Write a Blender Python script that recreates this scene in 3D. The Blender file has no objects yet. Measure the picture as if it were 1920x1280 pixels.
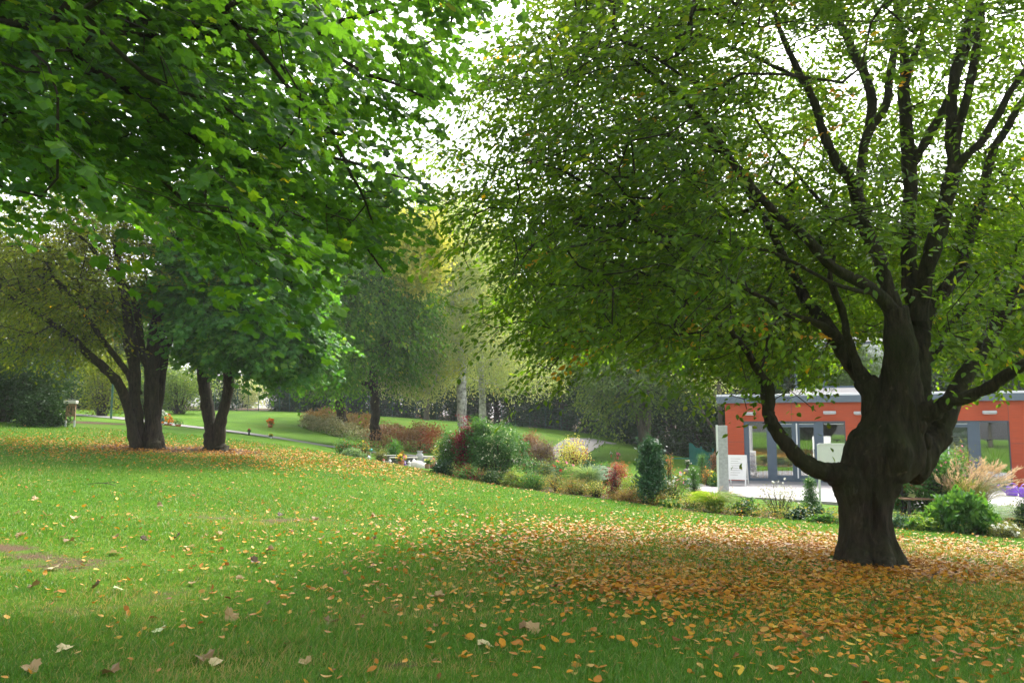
import bpy, math, random
import numpy as np
from mathutils import Vector, noise as mnoise

# ------------------------------------------------------------------ camera, sky, sun, exposure
scene = bpy.context.scene
FPX = 1500.0                       # focal length in pixels of the 1920 wide photograph
PITCH = math.atan(160 / FPX)
CAMH = 1.6
cd = bpy.data.cameras.new('camera')
cam = bpy.data.objects.new('camera', cd)
scene.collection.objects.link(cam)
cam.location = (0, 0, CAMH)
cam.rotation_euler = (math.pi / 2 + PITCH, 0, 0)
cd.sensor_width = 36.0
cd.lens = 36.0 * FPX / 1920
cd.clip_end = 2000
cd.clip_start = 0.05
scene.camera = cam

SUN_EL, SUN_AZ = math.radians(48), math.radians(28)      # azimuth clockwise from +Y
world = bpy.data.worlds.new('World')
scene.world = world
world.use_nodes = True
wn, wl = world.node_tree.nodes, world.node_tree.links
wn.clear()
sky = wn.new('ShaderNodeTexSky')
sky.sky_type = 'NISHITA'
sky.sun_disc = False
sky.sun_elevation = SUN_EL
sky.sun_rotation = SUN_AZ
sky.air_density = 1.0
sky.dust_density = 4.0
sky.ozone_density = 1.0
hs = wn.new('ShaderNodeHueSaturation')
hs.inputs['Saturation'].default_value = 0.22
hs.inputs['Value'].default_value = 1.0
bg = wn.new('ShaderNodeBackground')
bg.inputs['Strength'].default_value = 0.15
wo = wn.new('ShaderNodeOutputWorld')
wl.new(sky.outputs[0], hs.inputs['Color'])
wl.new(hs.outputs[0], bg.inputs['Color'])
wl.new(bg.outputs[0], wo.inputs['Surface'])

sl = bpy.data.lights.new('sun', 'SUN')
sl.energy = 1.5
sl.angle = math.radians(14)
sl.color = (1.0, 0.95, 0.86)
sun = bpy.data.objects.new('sun', sl)
scene.collection.objects.link(sun)
sd = Vector((math.sin(SUN_AZ) * math.cos(SUN_EL), math.cos(SUN_AZ) * math.cos(SUN_EL), math.sin(SUN_EL)))
sun.rotation_euler = sd.to_track_quat('Z', 'Y').to_euler()
sun.location = (20, 60, 60)

scene.view_settings.view_transform = 'Standard'
scene.view_settings.look = 'None'
scene.view_settings.gamma = 1.0
scene.view_settings.exposure = 2.0
scene.cycles.max_bounces = 8
scene.cycles.diffuse_bounces = 4
scene.cycles.transmission_bounces = 6
scene.cycles.transparent_max_bounces = 8
scene.cycles.volume_bounces = 0

# ------------------------------------------------------------------ basic helpers
C = scene.collection
rng = np.random.RandomState(7)


def P(px, py, D):
    """point seen at pixel (px, py) of the photograph at forward distance D"""
    u = (px - 960) / FPX
    v = (640 - py) / FPX
    dy = math.cos(PITCH) - v * math.sin(PITCH)
    dz = math.sin(PITCH) + v * math.cos(PITCH)
    return np.array([u * D / dy, D, CAMH + dz * D / dy])


def project(p):
    p = np.asarray(p, float)
    y, z = p[..., 1], p[..., 2] - CAMH
    f = y * math.cos(PITCH) + z * math.sin(PITCH)
    v = -y * math.sin(PITCH) + z * math.cos(PITCH)
    return 960 + FPX * p[..., 0] / f, 640 - FPX * v / f, f


def tagit(o, label=None, cat=None, group=None, kind=None):
    if label: o['label'] = label
    if cat: o['category'] = cat
    if group: o['group'] = group
    if kind: o['kind'] = kind
    return o


def thing(name, label, cat, loc, rz=0.0, group=None):
    o = bpy.data.objects.new(name, None)
    o.empty_display_size = 0.2
    C.objects.link(o)
    o.location = tuple(float(a) for a in loc)
    o.rotation_euler = (0, 0, rz)
    return tagit(o, label, cat, group)


def mesh_np(name, verts, faces, mat, parent=None, local=False, attr=None, smooth=False):
    """faces: (n,k) int array, or list of such arrays"""
    verts = np.asarray(verts, np.float32)
    if parent is not None and not local:
        verts = verts - np.array(parent.location, np.float32)
    fl = faces if isinstance(faces, list) else [faces]
    fl = [np.asarray(f, np.int32) for f in fl if len(f)]
    me = bpy.data.meshes.new(name)
    me.vertices.add(len(verts))
    me.vertices.foreach_set('co', verts.ravel())
    loops = np.concatenate([f.ravel() for f in fl])
    tot = np.concatenate([np.full(len(f), f.shape[1], np.int32) for f in fl])
    st = np.concatenate([[0], np.cumsum(tot)[:-1]]).astype(np.int32)
    me.loops.add(len(loops))
    me.loops.foreach_set('vertex_index', loops)
    me.polygons.add(len(tot))
    me.polygons.foreach_set('loop_start', st)
    me.polygons.foreach_set('use_smooth', np.full(len(tot), bool(smooth)))
    me.update(calc_edges=True)
    if attr is not None:
        a = me.attributes.new('rnd', 'FLOAT', 'POINT')
        a.data.foreach_set('value', np.asarray(attr, np.float32))
    if mat: me.materials.append(mat)
    o = bpy.data.objects.new(name, me)
    C.objects.link(o)
    if parent is not None: o.parent = parent
    return o


def norm(a):
    return a / np.maximum(np.linalg.norm(a, axis=-1, keepdims=True), 1e-9)


def frames(d, n):
    """rotation matrices whose columns are x, y=d, z~n"""
    y = norm(d)
    x = norm(np.cross(y, n))
    z = np.cross(x, y)
    return np.stack([x, y, z], axis=-1)


def cloud(name, tpl, pos, R, scale, rnd, mat, parent=None, local=False):
    tv, tf = tpl
    n, k = len(pos), len(tv)
    scale = np.asarray(scale, float)
    if scale.ndim == 1: scale = scale[:, None] * np.ones(3)
    v = tv[None] * scale[:, None, :]
    v = np.einsum('nij,nkj->nki', R, v) + pos[:, None, :]
    f = [(t[None] + (np.arange(n) * k)[:, None, None]).reshape(-1, t.shape[1]) for t in tf]
    return mesh_np(name, v.reshape(-1, 3), f, mat, parent, local, np.repeat(rnd, k))


A = np.array
LEAF = (A([[0, 0, 0], [-.24, .3, .07], [-.25, .62, .06], [0, 1, -.06], [.25, .62, .06], [.24, .3, .07]], float),
        [A([[0, 3, 2, 1], [0, 5, 4, 3]])])
DIAM = (A([[0, 0, 0], [-.3, .45, .08], [0, 1, 0], [.3, .5, -.05]], float), [A([[0, 3, 2, 1]])])
_mp = [(0, .02), (.14, -.07), (.36, -.10), (.40, .06), (.60, .20), (.52, .34), (.50, .62), (.30, .60), (.20, .78), (0, 1.0)]
_mv = [(x, y) for x, y in _mp] + [(-x, y) for x, y in _mp[-2:0:-1]]
_mz = [0.10 * math.sin(7 * x + 3) - .25 * (x * x + (y - .35) ** 2) for x, y in _mv]
MAPLE = (A([(0, .36, .06)] + [(x, y, z) for (x, y), z in zip(_mv, _mz)], float),
         [A([[0, i + 1, (i + 1) % len(_mv) + 1] for i in range(len(_mv))])])
TWIG = (A([[-1, 0, -.6], [1, 0, -.6], [0, 0, 1], [-.3, 1, -.2], [.3, 1, -.2], [0, 1, .3]], float),
        [A([[0, 1, 4, 3], [1, 2, 5, 4], [2, 0, 3, 5]])])
BLADE = (A([[-.5, 0, 0], [.5, 0, 0], [.35, .55, .12], [-.35, .55, .12], [0, 1, .42]], float),
         [A([[0, 1, 2, 3]]), A([[3, 2, 4]])])
FLOWER = (A([[0, 0, 0]] + [[math.cos(i * math.pi / 4) * (1 if i % 2 else .62), math.sin(i * math.pi / 4) * (1 if i % 2 else .62), .25]
             for i in range(8)], float), [A([[0, i + 1, (i + 1) % 8 + 1] for i in range(8)])])


def tube(polys, sides=8, cap=False):
    """polys: list of (pts, radii) -> verts, quads"""
    V, F, off = [], [], 0
    ang = np.arange(sides) * 2 * math.pi / sides
    ca, sa = np.cos(ang), np.sin(ang)
    for pts, rad in polys:
        pts = np.asarray(pts, float)
        m = len(pts)
        if m < 2: continue
        t = np.gradient(pts, axis=0)
        t = norm(t)
        mean = norm(pts[-1] - pts[0])
        ref = A([1., 0, 0]) if abs(mean[0]) < .7 else A([0, 1., 0])
        x = norm(np.cross(t, ref)); y = np.cross(t, x)
        rr = np.asarray(rad, float)[:, None, None] * np.ones((m, sides, 1))
        ring = pts[:, None, :] + rr * (x[:, None, :] * ca[None, :, None] + y[:, None, :] * sa[None, :, None])
        V.append(ring.reshape(-1, 3))
        i = np.arange(m - 1)[:, None] * sides; j = np.arange(sides)[None, :]; j2 = (j + 1) % sides
        q = np.stack([i + j, i + j2, i + sides + j2, i + sides + j], -1).reshape(-1, 4) + off
        F.append(q)
        off += m * sides
    return np.concatenate(V), np.concatenate(F)


def catmull(pts, sub=6):
    pts = np.asarray(pts, float)
    p = np.concatenate([[2 * pts[0] - pts[1]], pts, [2 * pts[-1] - pts[-2]]])
    out = []
    for i in range(1, len(p) - 2):
        for s in range(sub):
            t = s / sub
            a, b, c, d = p[i - 1], p[i], p[i + 1], p[i + 2]
            out.append(.5 * ((2 * b) + (c - a) * t + (2 * a - 5 * b + 4 * c - d) * t ** 2 + (3 * b - a - 3 * c + d) * t ** 3))
    out.append(p[-2])
    return A(out)


def box_vf(c, s):
    c, s = A(c, float), A(s, float) / 2
    v = A([[x, y, z] for x in (-1, 1) for y in (-1, 1) for z in (-1, 1)], float) * s + c
    f = A([[0, 1, 3, 2], [4, 6, 7, 5], [0, 4, 5, 1], [2, 3, 7, 6], [0, 2, 6, 4], [1, 5, 7, 3]])
    return v, f


def merge(parts):
    V, F, off = [], [], 0
    for v, f in parts:
        V.append(v); F.append(f + off); off += len(v)
    k = {}
    for f in F: k.setdefault(f.shape[1], []).append(f)
    return np.concatenate(V), [np.concatenate(x) for x in k.values()]


def boxes(name, bl, mat, parent, bevel=0.0):
    v, f = merge([box_vf(c, s) for c, s in bl])
    o = mesh_np(name, v, f, mat, parent, local=True)
    if bevel:
        m = o.modifiers.new('bevel', 'BEVEL'); m.width = bevel; m.segments = 2
    return o


def lathe(prof, sides=20, c=(0, 0, 0)):
    pts = A([[c[0], c[1], c[2] + z] for r, z in prof], float)
    V = []
    for (r, z) in prof:
        for i in range(sides):
            a = 2 * math.pi * i / sides
            V.append((c[0] + r * math.cos(a), c[1] + r * math.sin(a), c[2] + z))
    F = []
    for i in range(len(prof) - 1):
        for j in range(sides):
            F.append((i * sides + j, i * sides + (j + 1) % sides, (i + 1) * sides + (j + 1) % sides, (i + 1) * sides + j))
    return A(V, float), A(F)


# ------------------------------------------------------------------ materials
def new_mat(name):
    m = bpy.data.materials.new(name)
    m.use_nodes = True
    nt = m.node_tree
    nt.nodes.clear()
    out = nt.nodes.new('ShaderNodeOutputMaterial')
    return m, nt, out


def ramp(nt, cols, pos=None):
    r = nt.nodes.new('ShaderNodeValToRGB')
    els = r.color_ramp.elements
    pos = pos or [i / max(1, len(cols) - 1) for i in range(len(cols))]
    while len(els) < len(cols): els.new(.5)
    for e, c, p in zip(els, cols, pos):
        e.position = p; e.color = (*c, 1)
    return r


def leaf_mat(name, cols, pos=None, trans=.45, rough=.5, tcol=None, spec=.35):
    m, nt, out = new_mat(name)
    at = nt.nodes.new('ShaderNodeAttribute'); at.attribute_name = 'rnd'
    r = ramp(nt, cols, pos)
    nt.links.new(at.outputs['Fac'], r.inputs[0])
    p = nt.nodes.new('ShaderNodeBsdfPrincipled')
    p.inputs['Roughness'].default_value = rough
    p.inputs['Specular IOR Level'].default_value = spec
    nt.links.new(r.outputs[0], p.inputs['Base Color'])
    t = nt.nodes.new('ShaderNodeBsdfTranslucent')
    mul = nt.nodes.new('ShaderNodeMixRGB'); mul.blend_type = 'MULTIPLY'; mul.inputs[0].default_value = 1
    tc = tcol or (2.4, 2.3, .8)
    mul.inputs[2].default_value = (*tc, 1)
    nt.links.new(r.outputs[0], mul.inputs[1])
    nt.links.new(mul.outputs[0], t.inputs['Color'])
    mx = nt.nodes.new('ShaderNodeMixShader'); mx.inputs[0].default_value = trans
    nt.links.new(p.outputs[0], mx.inputs[1]); nt.links.new(t.outputs[0], mx.inputs[2])
    nt.links.new(mx.outputs[0], out.inputs['Surface'])
    return m


def solid(name, col, rough=.6, var=.12, scale=8., bump=0., metal=0., stretch=(1, 1, 1), spec=.4):
    m, nt, out = new_mat(name)
    tc = nt.nodes.new('ShaderNodeTexCoord')
    mp = nt.nodes.new('ShaderNodeMapping'); mp.inputs['Scale'].default_value = stretch
    nz = nt.nodes.new('ShaderNodeTexNoise'); nz.inputs['Scale'].default_value = scale; nz.inputs['Detail'].default_value = 6
    nt.links.new(tc.outputs['Object'], mp.inputs[0]); nt.links.new(mp.outputs[0], nz.inputs['Vector'])
    c = A(col)
    r = ramp(nt, [tuple(c * (1 - var)), tuple(np.minimum(c * (1 + var), 1))], [.3, .7])
    nt.links.new(nz.outputs[0], r.inputs[0])
    p = nt.nodes.new('ShaderNodeBsdfPrincipled')
    p.inputs['Roughness'].default_value = rough; p.inputs['Metallic'].default_value = metal
    p.inputs['Specular IOR Level'].default_value = spec
    nt.links.new(r.outputs[0], p.inputs['Base Color'])
    if bump:
        b = nt.nodes.new('ShaderNodeBump'); b.inputs['Strength'].default_value = bump; b.inputs['Distance'].default_value = .02
        nt.links.new(nz.outputs[0], b.inputs['Height']); nt.links.new(b.outputs[0], p.inputs['Normal'])
    nt.links.new(p.outputs[0], out.inputs['Surface'])
    return m


def bark_mat(name, dark, light, moss, mossamt=.4, scale=5., stretch=(3, 3, .6), bump=.8):
    m, nt, out = new_mat(name)
    N, L = nt.nodes, nt.links
    tc = N.new('ShaderNodeTexCoord')
    mp = N.new('ShaderNodeMapping'); mp.inputs['Scale'].default_value = stretch
    nz = N.new('ShaderNodeTexNoise'); nz.inputs['Scale'].default_value = scale; nz.inputs['Detail'].default_value = 10; nz.inputs['Roughness'].default_value = .7
    vo = N.new('ShaderNodeTexVoronoi'); vo.feature = 'DISTANCE_TO_EDGE'; vo.inputs['Scale'].default_value = scale * 1.3
    n2 = N.new('ShaderNodeTexNoise'); n2.inputs['Scale'].default_value = 2.2; n2.inputs['Detail'].default_value = 7; n2.inputs['Roughness'].default_value = .65
    n3 = N.new('ShaderNodeTexNoise'); n3.inputs['Scale'].default_value = 9; n3.inputs['Detail'].default_value = 4
    L.new(tc.outputs['Object'], mp.inputs[0]); L.new(mp.outputs[0], nz.inputs['Vector'])
    wd = N.new('ShaderNodeVectorMath'); wd.operation = 'ADD'; L.new(mp.outputs[0], wd.inputs[0]); L.new(nz.outputs['Color'], wd.inputs[1]); L.new(wd.outputs[0], vo.inputs['Vector'])
    L.new(tc.outputs['Object'], n2.inputs['Vector']); L.new(tc.outputs['Object'], n3.inputs['Vector'])
    r = ramp(nt, [dark, light], [.33, .68]); L.new(nz.outputs[0], r.inputs[0])
    r2 = ramp(nt, [(0, 0, 0), (1, 1, 1)], [.5 - .1 * mossamt * 2, .68]); L.new(n2.outputs[0], r2.inputs[0])
    mf = N.new('ShaderNodeMath'); mf.operation = 'MULTIPLY'; mf.inputs[1].default_value = mossamt; L.new(r2.outputs[0], mf.inputs[0])
    mx = N.new('ShaderNodeMixRGB'); L.new(mf.outputs[0], mx.inputs[0]); L.new(r.outputs[0], mx.inputs[1]); mx.inputs[2].default_value = (*moss, 1)
    r3 = ramp(nt, [(0, 0, 0), (1, 1, 1)], [.66, .74]); L.new(n3.outputs[0], r3.inputs[0])       # pale lichen spots
    mq = N.new('ShaderNodeMath'); mq.operation = 'MULTIPLY'; mq.inputs[1].default_value = .5; L.new(r3.outputs[0], mq.inputs[0])
    mx2 = N.new('ShaderNodeMixRGB'); L.new(mq.outputs[0], mx2.inputs[0]); L.new(mx.outputs[0], mx2.inputs[1]); mx2.inputs[2].default_value = (*[min(1, c * 2.2) for c in light], 1)
    p = N.new('ShaderNodeBsdfPrincipled'); p.inputs['Roughness'].default_value = .85; p.inputs['Specular IOR Level'].default_value = .2
    L.new(mx2.outputs[0], p.inputs['Base Color'])
    rv = ramp(nt, [(0, 0, 0), (1, 1, 1)], [.0, .16]); L.new(vo.outputs['Distance'], rv.inputs[0])
    ad = N.new('ShaderNodeMath'); ad.operation = 'MULTIPLY_ADD'; ad.inputs[1].default_value = .6; L.new(rv.outputs[0], ad.inputs[0]); L.new(nz.outputs[0], ad.inputs[2])
    bb = N.new('ShaderNodeBump'); bb.inputs['Strength'].default_value = bump; bb.inputs['Distance'].default_value = .035
    L.new(ad.outputs[0], bb.inputs['Height']); L.new(bb.outputs[0], p.inputs['Normal'])
    L.new(p.outputs[0], out.inputs['Surface'])
    return m


M = {}
M['hornbeam_leaf'] = leaf_mat('hornbeam_leaf', [(.028, .066, .010), (.045, .102, .013), (.078, .150, .018), (.15, .20, .02), (.45, .27, .02), (.45, .15, .02)],
                              [0, .35, .80, .955, .985, 1], trans=.6, tcol=(3.2, 2.8, .5))
M['maple_leaf'] = leaf_mat('maple_leaf', [(.020, .052, .026), (.030, .082, .026), (.048, .125, .018), (.085, .16, .015), (.30, .26, .02), (.16, .09, .03)],
                           [0, .35, .75, .95, .99, 1], trans=.64, rough=.45, tcol=(3.6, 3.2, .6))
M['sycamore_leaf'] = leaf_mat('sycamore_leaf', [(.03, .10, .025), (.05, .15, .030), (.085, .2, .030), (.18, .28, .03)], [0, .5, .88, 1], spec=.2, trans=.45, tcol=(2.6, 2.4, .6))
M['brown_green_leaf'] = leaf_mat('brown_green_leaf', [(.06, .10, .016), (.10, .14, .020), (.16, .18, .025), (.45, .25, .03)], [0, .5, .93, 1], spec=.12, trans=.5, tcol=(2.6, 2.4, .7))
M['linden_leaf'] = leaf_mat('linden_leaf', [(.045, .13, .018), (.075, .19, .022), (.14, .26, .03), (.38, .35, .04)], [0, .5, .88, 1], spec=.1, trans=.5, tcol=(2.2, 2, .6))
M['yellow_leaf'] = leaf_mat('yellow_leaf', [(.26, .34, .06), (.52, .52, .10), (.72, .66, .15)], trans=.45, spec=.1, tcol=(1.2, 1.15, .8))
M['birch_leaf'] = leaf_mat('birch_leaf', [(.22, .30, .12), (.34, .40, .16), (.48, .48, .19), (.75, .58, .12)], [0, .5, .86, 1], spec=.1, trans=.5, tcol=(1.4, 1.4, .9))
M['grey_green_leaf'] = leaf_mat('grey_green_leaf', [(.06, .12, .035), (.11, .18, .05), (.18, .25, .06), (.33, .34, .07)], [0, .5, .9, 1], trans=.45, spec=.12, tcol=(2, 1.9, .8))
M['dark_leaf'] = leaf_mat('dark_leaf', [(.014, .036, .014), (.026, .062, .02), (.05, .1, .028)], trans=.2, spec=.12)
M['wood_leaf'] = leaf_mat('wood_leaf', [(.035, .08, .022), (.065, .125, .032), (.12, .18, .04), (.26, .24, .06)], [0, .5, .9, 1], trans=.35, spec=.15)
M['bark'] = bark_mat('bark', (.005, .004, .003), (.085, .062, .040), (.040, .050, .012), .7)
M['bark_brown'] = bark_mat('bark_brown', (.010, .008, .006), (.085, .064, .042), (.045, .05, .018), .6)
M['bark_grey'] = bark_mat('bark_grey', (.07, .065, .05), (.2, .18, .14), (.09, .10, .05), .5)
M['twig'] = solid('twig', (.035, .028, .02), .8, .3)
M['birch_bark'] = bark_mat('birch_bark', (.06, .055, .05), (.80, .78, .74), (.5, .5, .42), .2, 3., (1.2, 1.2, 1.4), .4)

# ------------------------------------------------------------------ ground height
CP = [P(*t) for t in [
    (1630, 1060, 10), (620, 850, 27), (850, 895, 24), (1000, 920, 22), (1150, 938, 20.3), (1300, 960, 18.5), (1600, 985, 17), (1920, 1010, 16),
    (1404, 903, 31), (1900, 915, 28), (1650, 912, 33), (1800, 905, 36), (270, 840, 23), (410, 844, 24), (0, 812, 25), (130, 800, 28),
    (0, 1000, 10), (300, 940, 14), (960, 1000, 12), (1200, 1020, 11.5), (720, 868, 26), (740, 873, 29.5), (740, 856, 35), (640, 848, 33),
    (200, 784, 40), (330, 801, 36), (480, 818, 33.5), (610, 836, 32), (80, 778, 40),
    (600, 790, 50), (570, 797, 47), (820, 835, 45), (700, 818, 46), (868, 820, 46), (560, 772, 68), (760, 783, 72), (950, 797, 70), (1050, 806, 66),
    (1150, 822, 60), (1250, 852, 54), (1200, 870, 38), (1200, 846, 45), (1100, 826, 50), (1060, 857, 42), (1000, 862, 36), (1190, 896, 31), (1270, 910, 28.3),
    (420, 770, 62), (300, 768, 60), (1350, 868, 46), (900, 880, 30), (1000, 890, 30), (1100, 893, 29.5), (500, 790, 48)]]
CP += [A(t, float) for t in [(0, 0, 0), (0, 5, 0), (3, 5, -.03), (-3, 5, .02), (-8, 3, .5), (8, 3, -.3), (0, -20, 0), (-20, 0, 1.2), (20, 0, -.6),
                             (20, 12, -.6), (-25, 30, 2.2), (-60, 60, 4), (40, 60, -.45), (30, 45, -.45), (22, 35, -.5), (25, 25, -.5), (16, 20, -.55),
                             (-120, 120, 5), (120, 120, 0), (0, 180, 3), (-150, 0, 3), (150, 0, -1), (0, -150, 0), (-15, 16, 1.0), (40, 90, 0), (-10, 110, 3.2)]]
CP = A(CP)


def _phi(r): return np.where(r > 1e-9, r * r * np.log(np.maximum(r, 1e-9)), 0.)


_n = len(CP)
_X = CP[:, :2]
_K = _phi(np.linalg.norm(_X[:, None] - _X[None], axis=-1)) + np.eye(_n) * .6
_Pm = np.concatenate([np.ones((_n, 1)), _X], 1)
_A = np.block([[_K, _Pm], [_Pm.T, np.zeros((3, 3))]])
_w = np.linalg.solve(_A, np.concatenate([CP[:, 2], np.zeros(3)]))


def G0(x, y):
    x = np.atleast_1d(np.asarray(x, float)); y = np.atleast_1d(np.asarray(y, float))
    out = np.empty(len(x))
    for s in range(0, len(x), 20000):
        q = np.stack([x[s:s + 20000], y[s:s + 20000]], -1)
        r = np.linalg.norm(q[:, None] - _X[None], axis=-1)
        out[s:s + 20000] = _phi(r) @ _w[:_n] + _w[_n] + q @ _w[_n + 1:]
    return out


def axis(lo, hi, a, b, fine, grow_=1.25):
    c = list(np.arange(a, b + 1e-6, fine)); s = fine
    while c[-1] < hi: s *= grow_; c.append(c[-1] + s)
    c[-1] = hi; s = fine
    while c[0] > lo: s *= grow_; c.insert(0, c[0] - s)
    c[0] = lo
    return A(c)


GX = axis(-190, 190, -28, 28, .4)
GY = axis(-60, 200, 2, 75, .4)
_gx, _gy = np.meshgrid(GX, GY)
GZ = G0(_gx.ravel(), _gy.ravel()).reshape(_gx.shape)
# small mound at the foot of the old tree and the thick-stemmed pair
TREE = P(1630, 1058, 10); 
GZ += .07 * np.exp(-((_gx - TREE[0]) ** 2 + (_gy - 10) ** 2) / .9)


# ---- terrace in front of the building
TZ = -.45
def onz(px, py, z=TZ):
    v = (640 - py) / FPX
    dy = math.cos(PITCH) - v * math.sin(PITCH); dz = math.sin(PITCH) + v * math.cos(PITCH)
    D = (z - CAMH) / dz * dy
    return P(px, py, D)


B0 = P(1363, 901, 31.3); B1 = P(1900, 912, 28.0)
bdir = norm((B1 - B0) * A([1, 1, 0])); bnorm = A([-bdir[1], bdir[0], 0]); BROT = math.atan2(bdir[1], bdir[0])


f0 = [onz(*t) for t in [(1262, 905), (1290, 916), (1400, 931), (1570, 941), (1760, 952), (1905, 963), (2200, 985)]]
back0 = B0 - bdir * 2.0 + bnorm * .5; back1 = B0 + bdir * 16 + bnorm * .5
mid0 = B0 - bdir * 2.0 - bnorm * 1.6; mid1 = B0 + bdir * 16 - bnorm * 1.6

def inside(poly, x, y):
    poly = A(poly); c = np.zeros(x.shape, bool); j = len(poly) - 1
    for i in range(len(poly)):
        xi, yi = poly[i][0], poly[i][1]; xj, yj = poly[j][0], poly[j][1]
        t = ((yi > y) != (yj > y)) & (x < (xj - xi) * (y - yi) / (yj - yi + 1e-12) + xi)
        c ^= t; j = i
    return c


_bb0 = B0 + bnorm * 12; _bb1 = B0 + bdir * 16 + bnorm * 12
_in = inside([(p[0], p[1] - .0) for p in f0] + [(_bb1[0], _bb1[1]), (_bb0[0], _bb0[1]), (mid0[0], mid0[1])], _gx, _gy)
GZ = np.where(_in, np.minimum(GZ, TZ - .04), GZ)

def G(x, y):
    """height of the ground mesh (bilinear)"""
    sc = np.ndim(x) == 0
    x = np.atleast_1d(np.asarray(x, float)); y = np.atleast_1d(np.asarray(y, float))
    i = np.clip(np.searchsorted(GX, x) - 1, 0, len(GX) - 2); j = np.clip(np.searchsorted(GY, y) - 1, 0, len(GY) - 2)
    fx = np.clip((x - GX[i]) / (GX[i + 1] - GX[i]), 0, 1); fy = np.clip((y - GY[j]) / (GY[j + 1] - GY[j]), 0, 1)
    z = (GZ[j, i] * (1 - fx) + GZ[j, i + 1] * fx) * (1 - fy) + (GZ[j + 1, i] * (1 - fx) + GZ[j + 1, i + 1] * fx) * fy
    return float(z[0]) if sc else z


def base(px, D, py=850):
    p = P(px, py, D)
    return A([p[0], D, G(p[0], D)])


# ---- ground material: mown grass, leaf litter soil under the wood, bare soil patch
def ground_material():
    m, nt, out = new_mat('lawn_ground')
    N, L = nt.nodes, nt.links
    geo = N.new('ShaderNodeNewGeometry')
    n1 = N.new('ShaderNodeTexNoise'); n1.inputs['Scale'].default_value = .35; n1.inputs['Detail'].default_value = 4
    n2 = N.new('ShaderNodeTexNoise'); n2.inputs['Scale'].default_value = 14; n2.inputs['Detail'].default_value = 8; n2.inputs['Roughness'].default_value = .7
    n3 = N.new('ShaderNodeTexNoise'); n3.inputs['Scale'].default_value = 90; n3.inputs['Detail'].default_value = 4
    for n in (n1, n2, n3): L.new(geo.outputs['Position'], n.inputs['Vector'])
    r1 = ramp(nt, [(.055, .13, .008), (.085, .185, .012), (.13, .21, .02)], [.3, .5, .75]); L.new(n1.outputs[0], r1.inputs[0])
    r2 = ramp(nt, [(.55, .55, .55), (1.25, 1.25, 1.15)], [.3, .7]); L.new(n2.outputs[0], r2.inputs[0])
    mu = N.new('ShaderNodeMixRGB'); mu.blend_type = 'MULTIPLY'; mu.inputs[0].default_value = 1
    L.new(r1.outputs[0], mu.inputs[1]); L.new(r2.outputs[0], mu.inputs[2])
    at = N.new('ShaderNodeAttribute'); at.attribute_name = 'rnd'      # 1 = bare soil / litter
    ad = N.new('ShaderNodeMath'); ad.operation = 'ADD'; L.new(at.outputs['Fac'], ad.inputs[0])
    sc_ = N.new('ShaderNodeMath'); sc_.operation = 'MULTIPLY_ADD'; L.new(n2.outputs[0], sc_.inputs[0]); sc_.inputs[1].default_value = .9; sc_.inputs[2].default_value = -.45
    L.new(sc_.outputs[0], ad.inputs[1])
    r3 = ramp(nt, [(0, 0, 0), (1, 1, 1)], [.4, .6]); L.new(ad.outputs[0], r3.inputs[0])
    soil = ramp(nt, [(.045, .032, .02), (.13, .085, .05), (.2, .13, .07)], [.3, .55, .8]); L.new(n3.outputs[0], soil.inputs[0])
    mx = N.new('ShaderNodeMixRGB'); L.new(r3.outputs[0], mx.inputs[0]); L.new(mu.outputs[0], mx.inputs[1]); L.new(soil.outputs[0], mx.inputs[2])
    p = N.new('ShaderNodeBsdfPrincipled'); p.inputs['Roughness'].default_value = .9; p.inputs['Specular IOR Level'].default_value = .08
    L.new(mx.outputs[0], p.inputs['Base Color'])
    b = N.new('ShaderNodeBump'); b.inputs['Strength'].default_value = .7; b.inputs['Distance'].default_value = .04
    ad2 = N.new('ShaderNodeMath'); ad2.operation = 'ADD'; L.new(n2.outputs[0], ad2.inputs[0]); L.new(n3.outputs[0], ad2.inputs[1])
    L.new(ad2.outputs[0], b.inputs['Height']); L.new(b.outputs[0], p.inputs['Normal'])
    L.new(p.outputs[0], out.inputs['Surface'])
    return m


EDGE = A([base(*t) for t in [(-400, 30, 800), (0, 28, 800), (620, 27.5, 850), (740, 26.3, 870), (850, 24, 895), (1000, 22, 920), (1150, 20.3, 938), (1300, 18.5, 960), (1450, 17.7, 975), (1600, 17, 985), (1920, 16, 1010), (2300, 15.5, 1020)]])


def edge_y(x): return np.interp(x, EDGE[:, 0], EDGE[:, 1])


WOODY = A([base(*t) for t in [(-200, 52, 780), (60, 50, 775), (250, 56, 770), (420, 63, 770), (560, 68, 770), (760, 73, 780), (950, 71, 797), (1050, 67, 806), (1150, 61, 822), (1250, 55, 852), (1350, 47, 868), (1600, 47, 870), (2200, 40, 900)]])
SOIL = P(60, 1015, 9.2)


def vnoise(x, y, f, s):
    rs = np.random.RandomState(s); out = 0
    for k in range(5):
        a, b, c = rs.uniform(0, 6.28, 3); q_ = f * (1.0 + .45 * k)
        out = out + np.sin(q_ * (x * math.cos(a) + y * math.sin(a)) + b + 1.3 * np.sin(q_ * .6 * (x * math.sin(a) - y * math.cos(a)) + c)) / (1 + .25 * k)
    return out / 3.


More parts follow.
